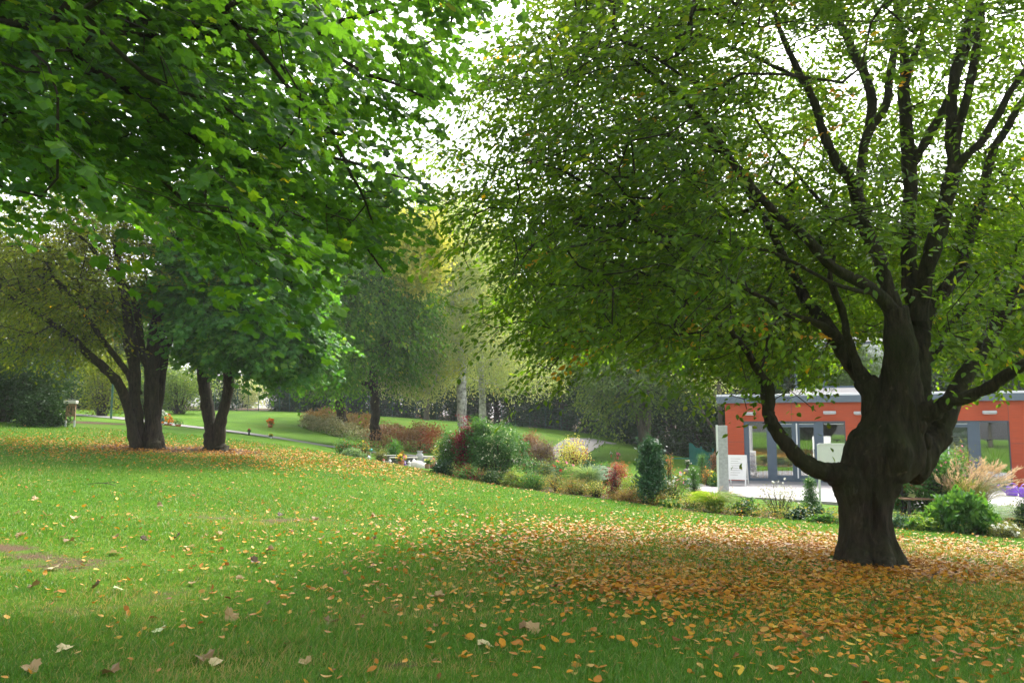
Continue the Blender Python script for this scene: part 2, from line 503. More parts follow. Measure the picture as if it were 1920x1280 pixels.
def dry_patch(x, y):
    d = 0 * x
    for px_, py_, D_, rx, ry in ((60, 1030, 8.6, 1.9, 1.1), (330, 1090, 7.6, 1.0, .7), (160, 1130, 7.0, .9, .5), (1400, 1190, 6.6, .9, .4), (760, 1240, 5.6, .7, .25), (920, 1170, 7.0, 1.0, .35), (500, 960, 12.5, 2.5, .8), (1180, 1110, 8.2, 1.4, .6), (420, 1250, 5.5, .5, .3)):
        q_ = P(px_, py_, D_); d = np.maximum(d, np.exp(-((x - q_[0]) / rx) ** 2 - ((y - D_) / ry) ** 2))
    return d * np.clip(.75 + .6 * vnoise(x, y, 3.2, 17), 0, 1)


def soil_amount(x, y):
    s = 1 / (1 + np.exp(-(y - np.interp(x, WOODY[:, 0], WOODY[:, 1]) - .5) * 1.2))
    s = np.maximum(s, .78 * np.exp(-(((x - SOIL[0] + .3) / 1.5) ** 2 + ((y - 8.9 - .25 * np.sin(x * 3)) / .42) ** 2)))
    s = np.maximum(s, 1.1 * np.exp(-((x - TREE[0] - .3) ** 2 + (y - 9.6) ** 2) / .7))
    for px, D in ((270, 23), (410, 24)):
        q = base(px, D, 840); s = np.maximum(s, 1.0 * np.exp(-((x - q[0]) ** 2 / 3 + (y - q[1]) ** 2 / 1.2)))
    q = base(150, 31, 790); s = np.maximum(s, .9 * np.exp(-(((x - q[0]) / 1.6) ** 2 + ((y - 32) / 2.3) ** 2)))
    s = np.maximum(s, .62 * dry_patch(x, y))
    ed = y - edge_y(x)
    px = 960 + FPX * x / np.maximum(y, 1)
    bed = (ed > 0.1) & (ed < 2.6) & (px > 830) & (px < 2100)
    s = np.where(bed, 1.0, s)
    return s


def build_ground():
    nx, ny = len(GX), len(GY)
    v = np.stack([_gx.ravel(), _gy.ravel(), GZ.ravel()], -1)
    i = np.arange(nx - 1)[None, :]; j = np.arange(ny - 1)[:, None]
    q = np.stack([j * nx + i, j * nx + i + 1, (j + 1) * nx + i + 1, (j + 1) * nx + i], -1).reshape(-1, 4)
    o = mesh_np('ground', v, q, ground_material(), attr=soil_amount(_gx.ravel(), _gy.ravel()), smooth=True)
    tagit(o, kind='structure')


build_ground()
M['asphalt'] = solid('asphalt', (.20, .19, .185), .9, .18, 25, .3)
M['paving'] = solid('paving', (.30, .285, .28), .85, .10, 12, .1)
M['paving_grey'] = solid('paving_grey', (.16, .165, .17), .85, .12, 12, .1)


def path_strip(name, pts, widths, mat, lift=.03):
    pts = catmull(pts, 10)
    w = np.interp(np.linspace(0, 1, len(pts)), np.linspace(0, 1, len(widths)), widths)
    t = norm(np.gradient(pts, axis=0)); n = norm(np.stack([-t[:, 1], t[:, 0], 0 * t[:, 0]], -1))
    K = 5
    V = []
    for k in range(K):
        q = pts + n * (w * (k / (K - 1) - .5))[:, None]
        q[:, 2] = G(q[:, 0], q[:, 1]) + lift
        V.append(q)
    V = np.stack(V, 1).reshape(-1, 3)
    i = np.arange(len(pts) - 1)[:, None] * K; j = np.arange(K - 1)[None, :]
    f = np.stack([i + j, i + j + 1, i + K + j + 1, i + K + j], -1).reshape(-1, 4)
    return tagit(mesh_np(name, V, f, mat, smooth=True), kind='structure')


path_strip('path', [base(-150, 46, 760), base(60, 43, 772), base(160, 42.5, 779), base(245, 40.6, 790), base(330, 38.6, 801), base(480, 38.4, 819), base(610, 37.4, 836), base(760, 37.0, 850), base(900, 36, 860)], [2.0, 1.9, 1.7], M['asphalt'])
path_strip('path', [base(1130, 56, 815), base(1105, 50.5, 826), base(1085, 46, 845), base(1050, 42, 857), base(1000, 38, 865), base(1000, 34, 880), base(1090, 31, 893), base(1200, 30, 897), base(1300, 29, 903)], [2.0, 2.3, 1.7, 1.4, 2.0], M['asphalt'])

def prism(name, poly, z0, z1, mat, kind=None):
    n = len(poly)
    v = [(x, y, z0) for x, y in poly] + [(x, y, z1) for x, y in poly]
    me = bpy.data.meshes.new(name)
    fs = [tuple(range(n - 1, -1, -1)), tuple(range(n, 2 * n))] + [(i, (i + 1) % n, n + (i + 1) % n, n + i) for i in range(n)]
    me.from_pydata(v, [], fs); me.materials.append(mat); me.polygons.foreach_set('use_smooth', np.zeros(len(fs), bool))
    o = bpy.data.objects.new(name, me); C.objects.link(o)
    if kind: o['kind'] = kind
    return o


prism('terrace', [(p[0], p[1]) for p in f0] + [(mid1[0], mid1[1]), (mid0[0], mid0[1])], TZ - .5, TZ, M['paving'], 'structure')
prism('terrace_edge_paving', [(mid0[0], mid0[1]), (mid1[0], mid1[1]), (back1[0], back1[1]), (back0[0], back0[1])], TZ - .5, TZ + .004, M['paving_grey'], 'structure')


# ------------------------------------------------------------------ trees: growth and foliage
def grow(polys, targets, rs, step=.4, sag=.0, r_tip=.006, expo=.45, first=0.0, jitter=.06):
    """branch skeleton from given limbs to every target; returns list of (pts, radii)"""
    pos, dirs, par, lim = [], [], [], []
    for pts, rad in polys:
        t = norm(np.gradient(pts, axis=0)); L = len(pts)
        for i in range(int(L * first), L, max(1, L // 14)):
            pos.append(pts[i]); dirs.append(t[i]); par.append(-1); lim.append(rad[i])
    n0 = len(pos)
    cap = n0 + len(targets) * 14
    PX = np.zeros((cap, 3)); PX[:n0] = pos
    n = n0
    dmin = np.min(np.linalg.norm(targets[:, None] - PX[None, :n0], axis=-1), axis=1)
    W = np.zeros(cap)
    chains = []
    for ti in np.argsort(dmin):
        t = targets[ti]
        d = np.linalg.norm(PX[:n] - t, axis=1)
        d = d + .35 * np.maximum(PX[:n, 2] - t[2], 0) + np.where(d < .12, 5, 0)
        b = int(np.argmin(d))
        a = PX[b]; dist = np.linalg.norm(t - a)
        m = int(np.clip(math.ceil(dist / step), 1, 12))
        ctrl = a + dirs[b] * dist * .45 + A([0, 0, dist * .08]) 
        s = np.linspace(0, 1, m + 1)[1:, None]
        q = (1 - s) ** 2 * a + 2 * s * (1 - s) * ctrl + s * s * t
        q[:, 2] -= sag * dist * (s[:, 0] ** 2) * .5
        if m > 1: q[:-1] += rs.normal(0, jitter * step, (m - 1, 3))
        idx = [b]
        prev = a
        for k in range(m):
            PX[n] = q[k]; dirs.append(norm(q[k] - prev)); par.append(idx[-1]); lim.append(9.); idx.append(n); prev = q[k]; n += 1
        chains.append(idx)
        W[idx[-1]] += 1
    for i in range(n - 1, n0 - 1, -1):
        W[par[i]] += W[i]
    out = []
    for idx in chains:
        w = W[idx].copy(); w[0] = min(w[0], w[1] * 1.3)
        r = r_tip * np.maximum(w, 1) ** expo
        if lim[idx[0]] < 9: r = np.minimum(r, lim[idx[0]] * .8)
        out.append((PX[idx], r))
    return out


def rand_dirs(rs, n):
    return norm(rs.normal(size=(n, 3)))


def sprays(centers, outd, rs, S, K, L, W, size, droop=.25, tw=.004, flat=.35, spread=.6, tone=.35, petiole=0.):
    """flat leafy twigs round each centre"""
    m = len(centers) * S
    c = np.repeat(centers, S, 0); o = np.repeat(outd, S, 0)
    d = norm(o * .8 + rs.normal(0, spread, (m, 3)) * A([1, 1, .5]) - A([0, 0, droop]))
    st = c + rs.normal(0, L * .35, (m, 3)) - d * L * .3
    nrm = norm(A([0, 0, 1.]) + rs.normal(0, flat, (m, 3)) + .25 * o)
    side = norm(np.cross(d, nrm))
    Ls = L * rs.uniform(.6, 1.25, m)
    t = (np.arange(K) + .7) / K
    sgn = np.where(np.arange(K) % 2 == 0, 1., -1.)
    wprof = W * (1.05 - .75 * t)
    lat = rs.uniform(.1, 1., (m, K)) * wprof[None]
    pos = st[:, None] + d[:, None] * (Ls[:, None] * t[None])[..., None] + side[:, None] * (lat * sgn[None])[..., None]
    pos[..., 2] -= droop * .5 * (t[None] ** 2) * Ls[:, None] + rs.uniform(0, .03, (m, K))
    ld = norm(d[:, None] * rs.uniform(.35, 1.1, (m, K, 1)) + side[:, None] * (sgn[None] * rs.uniform(.4, 1.1, (m, K)))[..., None] + rs.normal(0, .22, (m, K, 3)) - A([0, 0, droop]))
    ln = norm(nrm[:, None] + rs.normal(0, flat, (m, K, 3)))
    sz = size * rs.uniform(.65, 1.2, (m, K))
    ct = np.repeat(rs.uniform(0, 1, len(centers)), S)
    rnd = np.clip(ct[:, None] * tone + rs.uniform(0, 1, (m, K)) * (1 - tone), 0, 1)
    tpos = st; tR = frames(d - A([0, 0, droop * .35]), nrm)
    ts = np.stack([np.full(m, tw), Ls * .95, np.full(m, tw)], -1)
    return (pos.reshape(-1, 3), frames(ld.reshape(-1, 3), ln.reshape(-1, 3)), sz.ravel(), rnd.ravel()), (tpos, tR, ts)


def puffs(centers, rad, rs, K, size, squash=.6, tone=.5, updown=.35, hang=0., aspect=1.):
    """loose clumps of leaf-sized faces"""
    m = len(centers)
    rad = np.asarray(rad) * np.ones(m)
    off = rs.normal(0, .5, (m, K, 3)) * rad[:, None, None] * A([1, 1, squash])
    pos = centers[:, None] + off
    n = norm(A([0, 0, 1.]) + rs.normal(0, updown * 2.0, (m, K, 3)))
    d = norm(rs.normal(0, 1, (m, K, 3)) * A([1, 1, .5]) - A([0, 0, .3 + hang]))
    sz = size * rs.uniform(.6, 1.3, (m, K))
    rnd = np.clip(rs.uniform(0, 1, (m, 1)) * tone + rs.uniform(0, 1, (m, K)) * (1 - tone), 0, 1)
    return pos.reshape(-1, 3), frames(d.reshape(-1, 3), n.reshape(-1, 3)), sz.ravel(), rnd.ravel()


def cat4(l):
    return [np.concatenate([x[i] for x in l]) for i in range(4)]


def limb_px(pts, sub=5):
    """pts: (px, py, halfwidth px, D)"""
    w = A([P(a, b, d) for a, b, h, d in pts]); r = A([h * d / FPX for a, b, h, d in pts])
    w = catmull(w, sub)
    return w, np.interp(np.linspace(0, 1, len(w)), np.linspace(0, 1, len(r)), r)


def wobble(poly, rs, amp):
    p, r = poly; n = len(p)
    w = rs.normal(0, 1, (n, 3)); w = (w + np.roll(w, 1, 0) + np.roll(w, -1, 0)) / 3
    w[0] = 0
    return p + w * amp * np.minimum(1, np.arange(n) / 3)[:, None], r * (1 + .06 * rs.normal(size=n))


def remesh_trunk(name, polys, voxel, mat, parent, ribs=.02, ribscale=4., extra=None):
    parts = [tube(p if isinstance(p, list) else [p], 14) for p in polys]
    # closed ends
    V, F, off = [], [], 0
    for pts, rad in polys:
        v, f = tube([(pts, rad)], 14)
        n = len(v)
        v = np.concatenate([v, pts[:1], pts[-1:]])
        c1 = [(j, (j + 1) % 14, n) for j in range(14)]; m0 = n - 14
        c2 = [(m0 + (j + 1) % 14, m0 + j, n + 1) for j in range(14)]
        V.append(v); F += [tuple(int(a) + off for a in q[::-1]) for q in f] + [tuple(a + off for a in q) for q in c1] + [tuple(a + off for a in q) for q in c2]
        off += len(v)
    for c, r in (extra or []):
        v, f = lathe([(r[2] * math.cos(a) * -1, 0) if 0 else (max(1e-3, math.sin(a)), -math.cos(a)) for a in np.linspace(0, math.pi, 9)], 12)
        v = v * A(r) + A(c)
        V.append(v); F += [tuple(int(a) + off for a in q) for q in f]; off += len(v)
    me = bpy.data.meshes.new('tmp'); me.from_pydata(np.concatenate(V).tolist(), [], F)
    o = bpy.data.objects.new('tmp', me); C.objects.link(o)
    m = o.modifiers.new('r', 'REMESH'); m.mode = 'VOXEL'; m.voxel_size = voxel
    s = o.modifiers.new('s', 'SMOOTH'); s.iterations = 4; s.factor = .45
    dg = bpy.context.evaluated_depsgraph_get()
    me2 = bpy.data.meshes.new_from_object(o.evaluated_get(dg), depsgraph=dg)
    bpy.data.objects.remove(o); bpy.data.meshes.remove(me)
    n = len(me2.vertices)
    co = np.empty(n * 3, np.float32); me2.vertices.foreach_get('co', co); co = co.reshape(-1, 3)
    no = np.empty(n * 3, np.float32); me2.vertices.foreach_get('normal', no); no = no.reshape(-1, 3)
    d = np.empty(n)
    for i in range(n):
        x, y, z = co[i]
        a = mnoise.noise(Vector((x * ribscale, y * ribscale, z * ribscale * .22)))
        b = mnoise.noise(Vector((x * ribscale * 3.3, y * ribscale * 3.3, z * ribscale * 1.1 + 9)))
        e = mnoise.noise(Vector((x * 2, y * 2, z * 2.2 + 3)))
        d[i] = ribs * (1.1 * (1 - 2 * abs(a)) + .5 * b + .9 * e)
    co = co + no * d[:, None] - A(parent.location)
    me2.vertices.foreach_set('co', co.astype(np.float32).ravel())
    me2.polygons.foreach_set('use_smooth', np.ones(len(me2.polygons), bool))
    me2.name = name; me2.materials.clear(); me2.materials.append(mat); me2.update()
    o = bpy.data.objects.new(name, me2); C.objects.link(o); o.parent = parent
    return o


def add_limb(poly, mat, root, rs, name='limb', sides=10, amp=.012):
    v, f = tube([wobble(poly, rs, amp)], sides)
    return mesh_np(name, v, f, mat, root, smooth=True)


# ---------------- the old hornbeam
def build_hornbeam():
    rs = np.random.RandomState(11)
    b = TREE.copy(); b[2] = G(b[0], b[1])
    root = thing('hornbeam_tree', 'big old tree with thick dark trunk and low curved left limb, ringed by orange leaves', 'tree', b)
    D = 10.
    T = []
    T.append(limb_px([(1627, 1075, 46, D + .08), (1627, 1050, 42, D + .08), (1624, 1005, 38, D + .08), (1622, 950, 36, D + .06), (1626, 905, 44, D + .04), (1640, 872, 56, D), (1663, 840, 62, D), (1674, 800, 49, D), (1681, 752, 41, D), (1687, 705, 29, D - .1), (1690, 660, 22, D - .2), (1686, 615, 19, D - .2), (1678, 580, 20, D - .2)]))
    # root flare and ribs of the foot
    for (x1, x0, w) in ((1572, 1600, 14), (1688, 1655, 16), (1606, 1612, 18), (1655, 1645, 20), (1640, 1632, 15)):
        T.append(limb_px([(x1, 1072, w * 1.1, D - (.28 if 1600 < x1 < 1670 else 0)), (x1 + (x0 - x1) * .45, 1045, w, D - (.22 if 1600 < x1 < 1670 else 0)), (x0, 1000, w * .9, D - (.12 if 1600 < x1 < 1670 else 0)), (x0, 950, w * .8, D)]))
    # two fused columns with a deep crease between them
    T.append(limb_px([(1605, 1072, 36, D - .06), (1608, 1048, 33, D - .06), (1609, 1003, 28, D - .06), (1609, 950, 26, D - .05), (1600, 905, 32, D - .05), (1606, 880, 30, D)]))
    T.append(limb_px([(1664, 1078, 36, D - .12), (1657, 1052, 31, D - .12), (1650, 1003, 20, D - .12), (1648, 945, 20, D - .12), (1655, 900, 25, D - .12), (1672, 850, 34, D - .05)]))
    for pts in ([(1560, 1066, 8, 9.9), (1580, 1058, 13, 9.9), (1592, 1035, 15, 9.95), (1600, 1000, 12, 9.95)], [(1705, 1078, 8, 9.75), (1688, 1066, 13, 9.8), (1672, 1042, 16, 9.85), (1662, 1005, 12, 9.9)],
                [(1618, 1088, 9, 9.45), (1618, 1072, 13, 9.6), (1616, 1045, 15, 9.75), (1612, 1005, 12, 9.85)], [(1668, 1094, 9, 9.4), (1663, 1078, 13, 9.5), (1658, 1048, 15, 9.7), (1652, 1005, 10, 9.8)]):
        T.append(limb_px(pts))
    # rear stem
    T.append(limb_px([(1690, 850, 38, D + .25), (1710, 790, 29, D + .35), (1714, 720, 25, D + .45), (1716, 660, 22, D + .5), (1722, 610, 20, D + .55), (1722, 560, 18, D + .6)]))
    # starts of the big forks so that they grow out of the trunk
    T.append(limb_px([(1600, 895, 20, D - .05), (1570, 888, 19, D - .1), (1548, 884, 17, D - .1)]))
    T.append(limb_px([(1650, 770, 26, D + .1), (1638, 738, 20, D + .1), (1622, 712, 17, D + .1)]))
    T.append(limb_px([(1700, 880, 30, D + .1), (1735, 845, 26, D + .15), (1758, 812, 21, D + .2)]))
    T.append(limb_px([(1690, 790, 22, D - .1), (1725, 776, 16, D - .15), (1752, 765, 14, D - .2)]))
    extra = [(P(1602, 868, D - .05), (.10, .12, .055)), (P(1578, 905, D - .05), (.10, .12, .11)), (P(1672, 905, D - .1), (.12, .12, .16)), (P(1735, 828, D), (.07, .1, .09)), (P(1725, 800, D - .2), (.05, .07, .08)), (P(1652, 868, D - .25), (.13, .1, .1))]
    remesh_trunk('trunk', T, .022, M['bark'], root, ribs=.040, ribscale=4.6, extra=extra)
    LB = []
    def L(*p): LB.append(limb_px(p))
    L((1676, 585, 15, 9.8), (1643, 548, 12, 9.6), (1563, 501, 10, 9.3), (1513, 447, 9.5, 9.1), (1477, 419, 9, 9), (1427, 372, 8.5, 8.8), (1398, 336, 8, 8.7), (1366, 295, 7, 8.6), (1323, 230, 6, 8.4), (1262, 172, 4.5, 8.2), (1180, 110, 3, 8), (1090, 60, 2, 7.8))
    L((1678, 588, 17, 9.8), (1667, 552, 15, 9.8), (1650, 490, 14, 9.8), (1628, 444, 12.5, 9.8), (1614, 400, 12, 9.8), (1603, 347, 11.5, 9.8), (1567, 302, 9, 9.8), (1545, 255, 8.5, 9.7), (1528, 201, 8, 9.7), (1506, 151, 7.5, 9.7), (1488, 115, 6.5, 9.7), (1465, 60, 5, 9.7), (1440, -10, 4, 9.7), (1400, -120, 3, 9.6))
    L((1606, 360, 9, 9.8), (1617, 309, 9, 9.9), (1624, 259, 8.5, 10), (1657, 205, 8, 10), (1668, 158, 7.5, 10.1), (1677, 93, 7, 10.1), (1684, 40, 6, 10.1), (1692, -60, 5, 10.1), (1690, -200, 3, 10.1))
    L((1622, 270, 7, 10), (1635, 190, 9, 10.3), (1612, 119, 10, 10.4), (1585, 65, 7, 10.4), (1560, 10, 5.5, 10.4), (1530, -80, 4, 10.4))
    L((1719, 575, 17, 10.5), (1707, 530, 15, 10.5), (1704, 480, 14, 10.5), (1704, 420, 13, 10.5), (1705, 350, 13, 10.5), (1704, 309, 13, 10.5), (1700, 252, 12, 10.5), (1697, 190, 11, 10.5), (1697, 130, 10, 10.5), (1692, 80, 8, 10.5), (1680, 0, 6, 10.5), (1670, -150, 4, 10.5))
    L((1704, 320, 9, 10.5), (1725, 285, 9, 10.4), (1745, 245, 8.5, 10.3), (1775, 190, 7, 10.2), (1800, 130, 6, 10.1), (1830, 50, 4, 10), (1850, -60, 3, 10))
    L((1697, 150, 6, 10.5), (1715, 100, 6, 10.6), (1730, 60, 5, 10.7), (1745, 0, 4, 10.8), (1750, -100, 3, 10.9))
    L((1720, 600, 18, 10.4), (1730, 540, 16, 10.3), (1745, 480, 15.5, 10.1), (1763, 424, 15, 10), (1775, 370, 14.5, 9.9), (1787, 320, 14, 9.8), (1785, 270, 11, 9.8), (1783, 216, 10, 9.8), (1790, 150, 9.5, 9.8), (1801, 90, 9.5, 9.8), (1818, 36, 9, 9.8), (1830, -20, 7, 9.8), (1845, -150, 4, 9.8))
    L((1786, 300, 9, 9.8), (1797, 240, 8.5, 9.7), (1815, 170, 8, 9.6), (1832, 90, 8, 9.5), (1838, 20, 7, 9.5), (1835, -100, 4, 9.4))
    L((1790, 315, 10, 9.8), (1812, 295, 8, 9.7), (1851, 250, 7.5, 9.6), (1880, 198, 7, 9.5), (1918, 137, 6, 9.4), (1960, 60, 4.5, 9.3), (2010, -60, 3, 9.2))
    L((1718, 610, 14, 10.5), (1745, 572, 13, 10.6), (1774, 542, 12, 10.7), (1800, 505, 11, 10.8), (1820, 440, 10, 10.9), (1842, 360, 9, 10.9), (1860, 290, 8, 11), (1890, 235, 7.5, 11), (1925, 180, 6, 11), (1990, 90, 4, 11))
    L((1752, 765, 15, 9.8), (1789, 751, 13, 9.6), (1845, 731, 11.5, 9.4), (1884, 708, 11, 9.2), (1925, 680, 10, 9), (1990, 640, 8, 8.8), (2080, 560, 6, 8.5))
    L((1757, 814, 21, 10.2), (1776, 774, 19, 10.3), (1797, 728, 16, 10.4), (1833, 667, 14, 10.5), (1865, 616, 12.5, 10.6), (1898, 562, 11, 10.7), (1950, 490, 9, 10.8), (2020, 380, 6, 10.9))
    L((1625, 718, 17, 10.1), (1589, 675, 15, 10.2), (1570, 640, 14, 10.3), (1549, 610, 13, 10.4), (1520, 573, 11, 10.5), (1499, 537, 9.5, 10.6), (1478, 500, 8, 10.7), (1455, 450, 7, 10.8), (1430, 405, 6, 10.9), (1395, 350, 5, 11), (1350, 270, 3.5, 11.2), (1300, 190, 2.5, 11.3))
    L((1612, 700, 10, 10), (1596, 655, 8, 9.9), (1586, 620, 7, 9.8), (1581, 588, 7, 9.8), (1563, 545, 7, 9.7), (1556, 515, 5, 9.7), (1566, 480, 3, 9.7))
    L((1580, 640, 7, 10.2), (1545, 612, 7, 9.9), (1500, 596, 6.5, 9.7), (1470, 585, 6, 9.5), (1441, 562, 5, 9.3), (1391, 540, 4.5, 9.1), (1330, 505, 4, 8.9), (1280, 472, 3.8, 8.7), (1229, 435, 3.4, 8.5), (1172, 400, 3, 8.3), (1120, 362, 2.5, 8.1), (1060, 320, 1.8, 8))
    L((1556, 885, 18, 9.9), (1539, 882, 16.5, 9.8), (1508, 866, 15.5, 9.7), (1476, 833, 14, 9.6), (1451, 799, 13, 9.6), (1440, 775, 12, 9.6), (1442, 750, 10.5, 9.6), (1441, 725, 9.5, 9.6), (1425, 700, 8, 9.6), (1402, 660, 6.5, 9.5), (1359, 609, 5, 9.4), (1323, 588, 4.4, 9.3), (1276, 559, 3.8, 9.2), (1240, 528, 3, 9.1), (1170, 500, 2.2, 9), (1090, 470, 1.6, 8.9))
    L((1441, 770, 7, 9.6), (1430, 745, 4, 9.6), (1426, 700, 4, 9.7), (1440, 640, 3.5, 9.8), (1430, 580, 3, 9.9), (1450, 520, 2, 10))
    L((1640, 545, 6, 9.6), (1600, 545, 4, 9.4), (1540, 520, 3.6, 9.2), (1440, 470, 3.2, 9), (1370, 465, 3, 8.8), (1290, 440, 2.5, 8.6), (1200, 455, 2, 8.5), (1120, 430, 1.6, 8.4))
    L((1427, 372, 5, 8.8), (1400, 395, 4, 9.2), (1340, 410, 3.4, 9.8), (1250, 400, 3, 10.3), (1150, 395, 2.6, 10.8), (1050, 390, 2, 11.2), (960, 400, 1.4, 11.5))
    L((1358, 285, 5, 8.6), (1310, 270, 4, 8.8), (1240, 250, 3.4, 9.2), (1150, 210, 2.8, 9.6), (1050, 190, 2.2, 10), (950, 170, 1.6, 10.4))
    L((1620, 430, 5, 9.8), (1560, 400, 4, 10.6), (1500, 330, 3.6, 11.2), (1440, 260, 3, 11.8), (1380, 160, 2.4, 12.2))
    L((1505, 150, 5, 9.7), (1450, 125, 4, 9.9), (1390, 95, 3.4, 10.1), (1300, 60, 3, 10.4), (1200, 20, 2.4, 10.8), (1090, -20, 1.6, 11))
    L((1720, 700, 8, 10.6), (1760, 650, 6, 11.2), (1790, 600, 5, 11.8), (1850, 540, 4, 12.4), (1900, 500, 3, 12.8))
    for l in LB: add_limb(l, M['bark'], root, rs, sides=10 if l[1][0] > .04 else 7)
    # cluster centres: space of the crown, thinner in front of the limbs, gaps to the sky
    EDGEPOLY = [(930, -260), (890, -60), (840, 60), (810, 180), (800, 300), (850, 380), (905, 410), (930, 470), (925, 540), (955, 590), (1000, 640), (1030, 680), (1060, 640), (1160, 640), (1290, 655), (1340, 690),
                (1400, 742), (1500, 750), (1560, 720), (1640, 705), (1700, 720), (1800, 700), (1900, 690), (2150, 660), (2300, 300), (2200, -400), (1500, -520)]
    cs = []
    while len(cs) < 2050:
        n = 4000
        p = np.stack([rs.uniform(-1.5, 12, n), rs.uniform(6.4, 14.5, n), rs.uniform(1.9, 9.5, n)], -1)
        e = ((p[:, 0] - 4.6) / 6.2) ** 2 + ((p[:, 1] - 10.2) / 4.4) ** 2
        zt = 9.3 * np.sqrt(np.maximum(0, 1 - e * .8))
        ok = (e < 1) & (p[:, 2] < zt)
        px, py, f = project(p)
        ok &= inside(EDGEPOLY, px, py)
        front = (px > 1380) & (p[:, 1] < 10.3) & (py > 60)
        ok &= ~(front & (rs.uniform(0, 1, n) < .84))
        ok &= ~((px > 1350) & (py < 370) & (rs.uniform(0, 1, n) < .35))
        ok &= ~((px > 1555) & (px < 1760) & (py > 470) & (p[:, 1] < 10.3))
        ok &= ~((px > 1560) & (px < 1720) & (py > 620))
        for gx, gy, gr, a in ((840, 235, 55, .85), (820, 345, 45, .9), (985, 225, 50, .65), (930, 290, 40, .45), (1090, 110, 40, .5), (1150, 225, 50, .7), (880, 140, 55, .6), (1340, 110, 40, .7), (1450, 160, 30, .8), (1180, 470, 45, .3), (1640, 140, 40, .6), (1870, 230, 60, .6), (960, 330, 50, .55), (1500, 90, 60, .5), (1080, 330, 40, .5)):
            ok &= ~((((px - gx) / gr) ** 2 + ((py - gy) / (gr * .8)) ** 2 < 1) & (rs.uniform(0, 1, n) < a))
        ok &= ~((px < 1000) & (py < 420) & (rs.uniform(0, 1, n) < .12))
        ok &= ~((py < -150) & (rs.uniform(0, 1, n) < .6))
        ok &= ~((px > 1500) & (py > 640) & (p[:, 1] < 10.8))
        ok &= ~((px > 1360) & (px < 1800) & (py > 690) & (rs.uniform(0, 1, n) < .8))
        lumpy = np.sin(p[:, 0] * 2.3 + 1.1 * np.sin(p[:, 1] * 1.9)) * np.sin(p[:, 2] * 3.1 + p[:, 0]) + .5 * np.sin(p[:, 1] * 2.7)
        ok &= (lumpy > -.45) | (rs.uniform(0, 1, n) < .4)
        hd = np.hypot(p[:, 0] - 4.6, p[:, 1] - 10)
        sheet = np.sin((p[:, 2] + .33 * hd + .25 * np.sin(p[:, 0] * 1.3 + p[:, 1])) * 7.5)
        ok &= (sheet > .1) | (rs.uniform(0, 1, n) < .25)
        cs += list(p[ok])
    # drooping tips at the lower left edge, small sprays by the low fork
    tips = [(820, 385, 9.5), (840, 400, 9), (870, 455, 9), (880, 500, 9.4), (905, 560, 9.2), (930, 610, 9), (1010, 680, 9), (1030, 690, 9.1), (1050, 665, 9.1), (1090, 640, 9.2), (1000, 600, 9), (1160, 600, 9.2), (1340, 700, 9.6), (1395, 745, 9.6), (1400, 765, 9.5), (1420, 735, 9.4), (1455, 745, 9.6), (1480, 690, 9.5), (1540, 700, 9.7), (1530, 765, 9.4), (1430, 790, 9.4)]
    centers = A([tuple(c) for c in cs[:2050]] + [tuple(P(*t)) for t in tips])
    # low loose sprays stay separate
    br = grow(LB, centers[rs.permutation(len(centers))], rs, step=.38, sag=.15, r_tip=.0048, expo=.40, first=.3)
    big = [x for x in br]
    v, f = tube(big, 5); mesh_np('branchwork', v, f, M['bark'], root, smooth=True)
    ctr = A([4.6, 10.2, 3.2])
    out = norm((centers - ctr) * A([1, 1, .45]))
    lv, tw = sprays(centers, out, rs, 6, 14, .58, .17, .086, droop=.30, tw=.003, flat=.27, spread=.6, tone=.35)
    lx_, ly_, _ = project(lv[0])
    drop = (lx_ > 1340) & (lx_ < 1735) & (ly_ > 728 + 22 * np.sin(lx_ * .05) + 12 * np.sin(lx_ * .13)) & (rs.uniform(0, 1, len(lx_)) > .10)
    drop |= (lx_ > 1560) & (lx_ < 1745) & (ly_ > 560) & (lv[0][:, 1] < 10.2) & (rs.uniform(0, 1, len(lx_)) > .03)
    lv = tuple(a_[~drop] for a_ in lv)
    tx_, ty_, _ = project(tw[0] + tw[1][:, :, 1] * tw[2][:, 1:2] * .6); td = ((tx_ > 1340) & (tx_ < 1745) & (ty_ > 735)) | ((tx_ > 1560) & (tx_ < 1745) & (ty_ > 560) & (tw[0][:, 1] < 10.2))
    tw = tuple(a_[~td] for a_ in tw)
    cloud('crown', LEAF, *lv, M['hornbeam_leaf'], root)
    cloud('twigwork', TWIG, tw[0], tw[1], tw[2], np.zeros(len(tw[0])), M['twig'], root)
    # yellowed and rusty sprays here and there
    ys = A([P(*t) for t in [(1330, 608, 8.9), (1300, 615, 8.9), (1352, 600, 9), (1100, 682, 8.9), (1080, 690, 9), (1140, 655, 9), (1540, 232, 8.6), (1425, 305, 8.8), (1440, 320, 8.8), (1375, 130, 9), (1030, 262, 9), (1190, 190, 9), (1215, 205, 8.8), (1005, 300, 9.2),
                            (930, 95, 9.3), (1415, 60, 9), (1770, 155, 9), (1620, 180, 9.4), (1260, 400, 8.6), (1060, 470, 8.8), (1225, 550, 9), (1500, 620, 9.5), (1410, 585, 9), (1290, 300, 8.6), (1480, 25, 9)]])
    lv, tw = sprays(ys, norm(ys - ctr), rs, 1, 13, .42, .15, .085, droop=.35, tw=.003, flat=.4, spread=.8, tone=.5)
    lm_ = leaf_mat('turned_leaf', [(.35, .13, .02), (.55, .30, .02), (.6, .42, .03)], trans=.5, tcol=(1.5, 1.3, .6))
    cloud('yellowed_foliage', LEAF, *lv, lm_, root)
    return root


build_hornbeam()


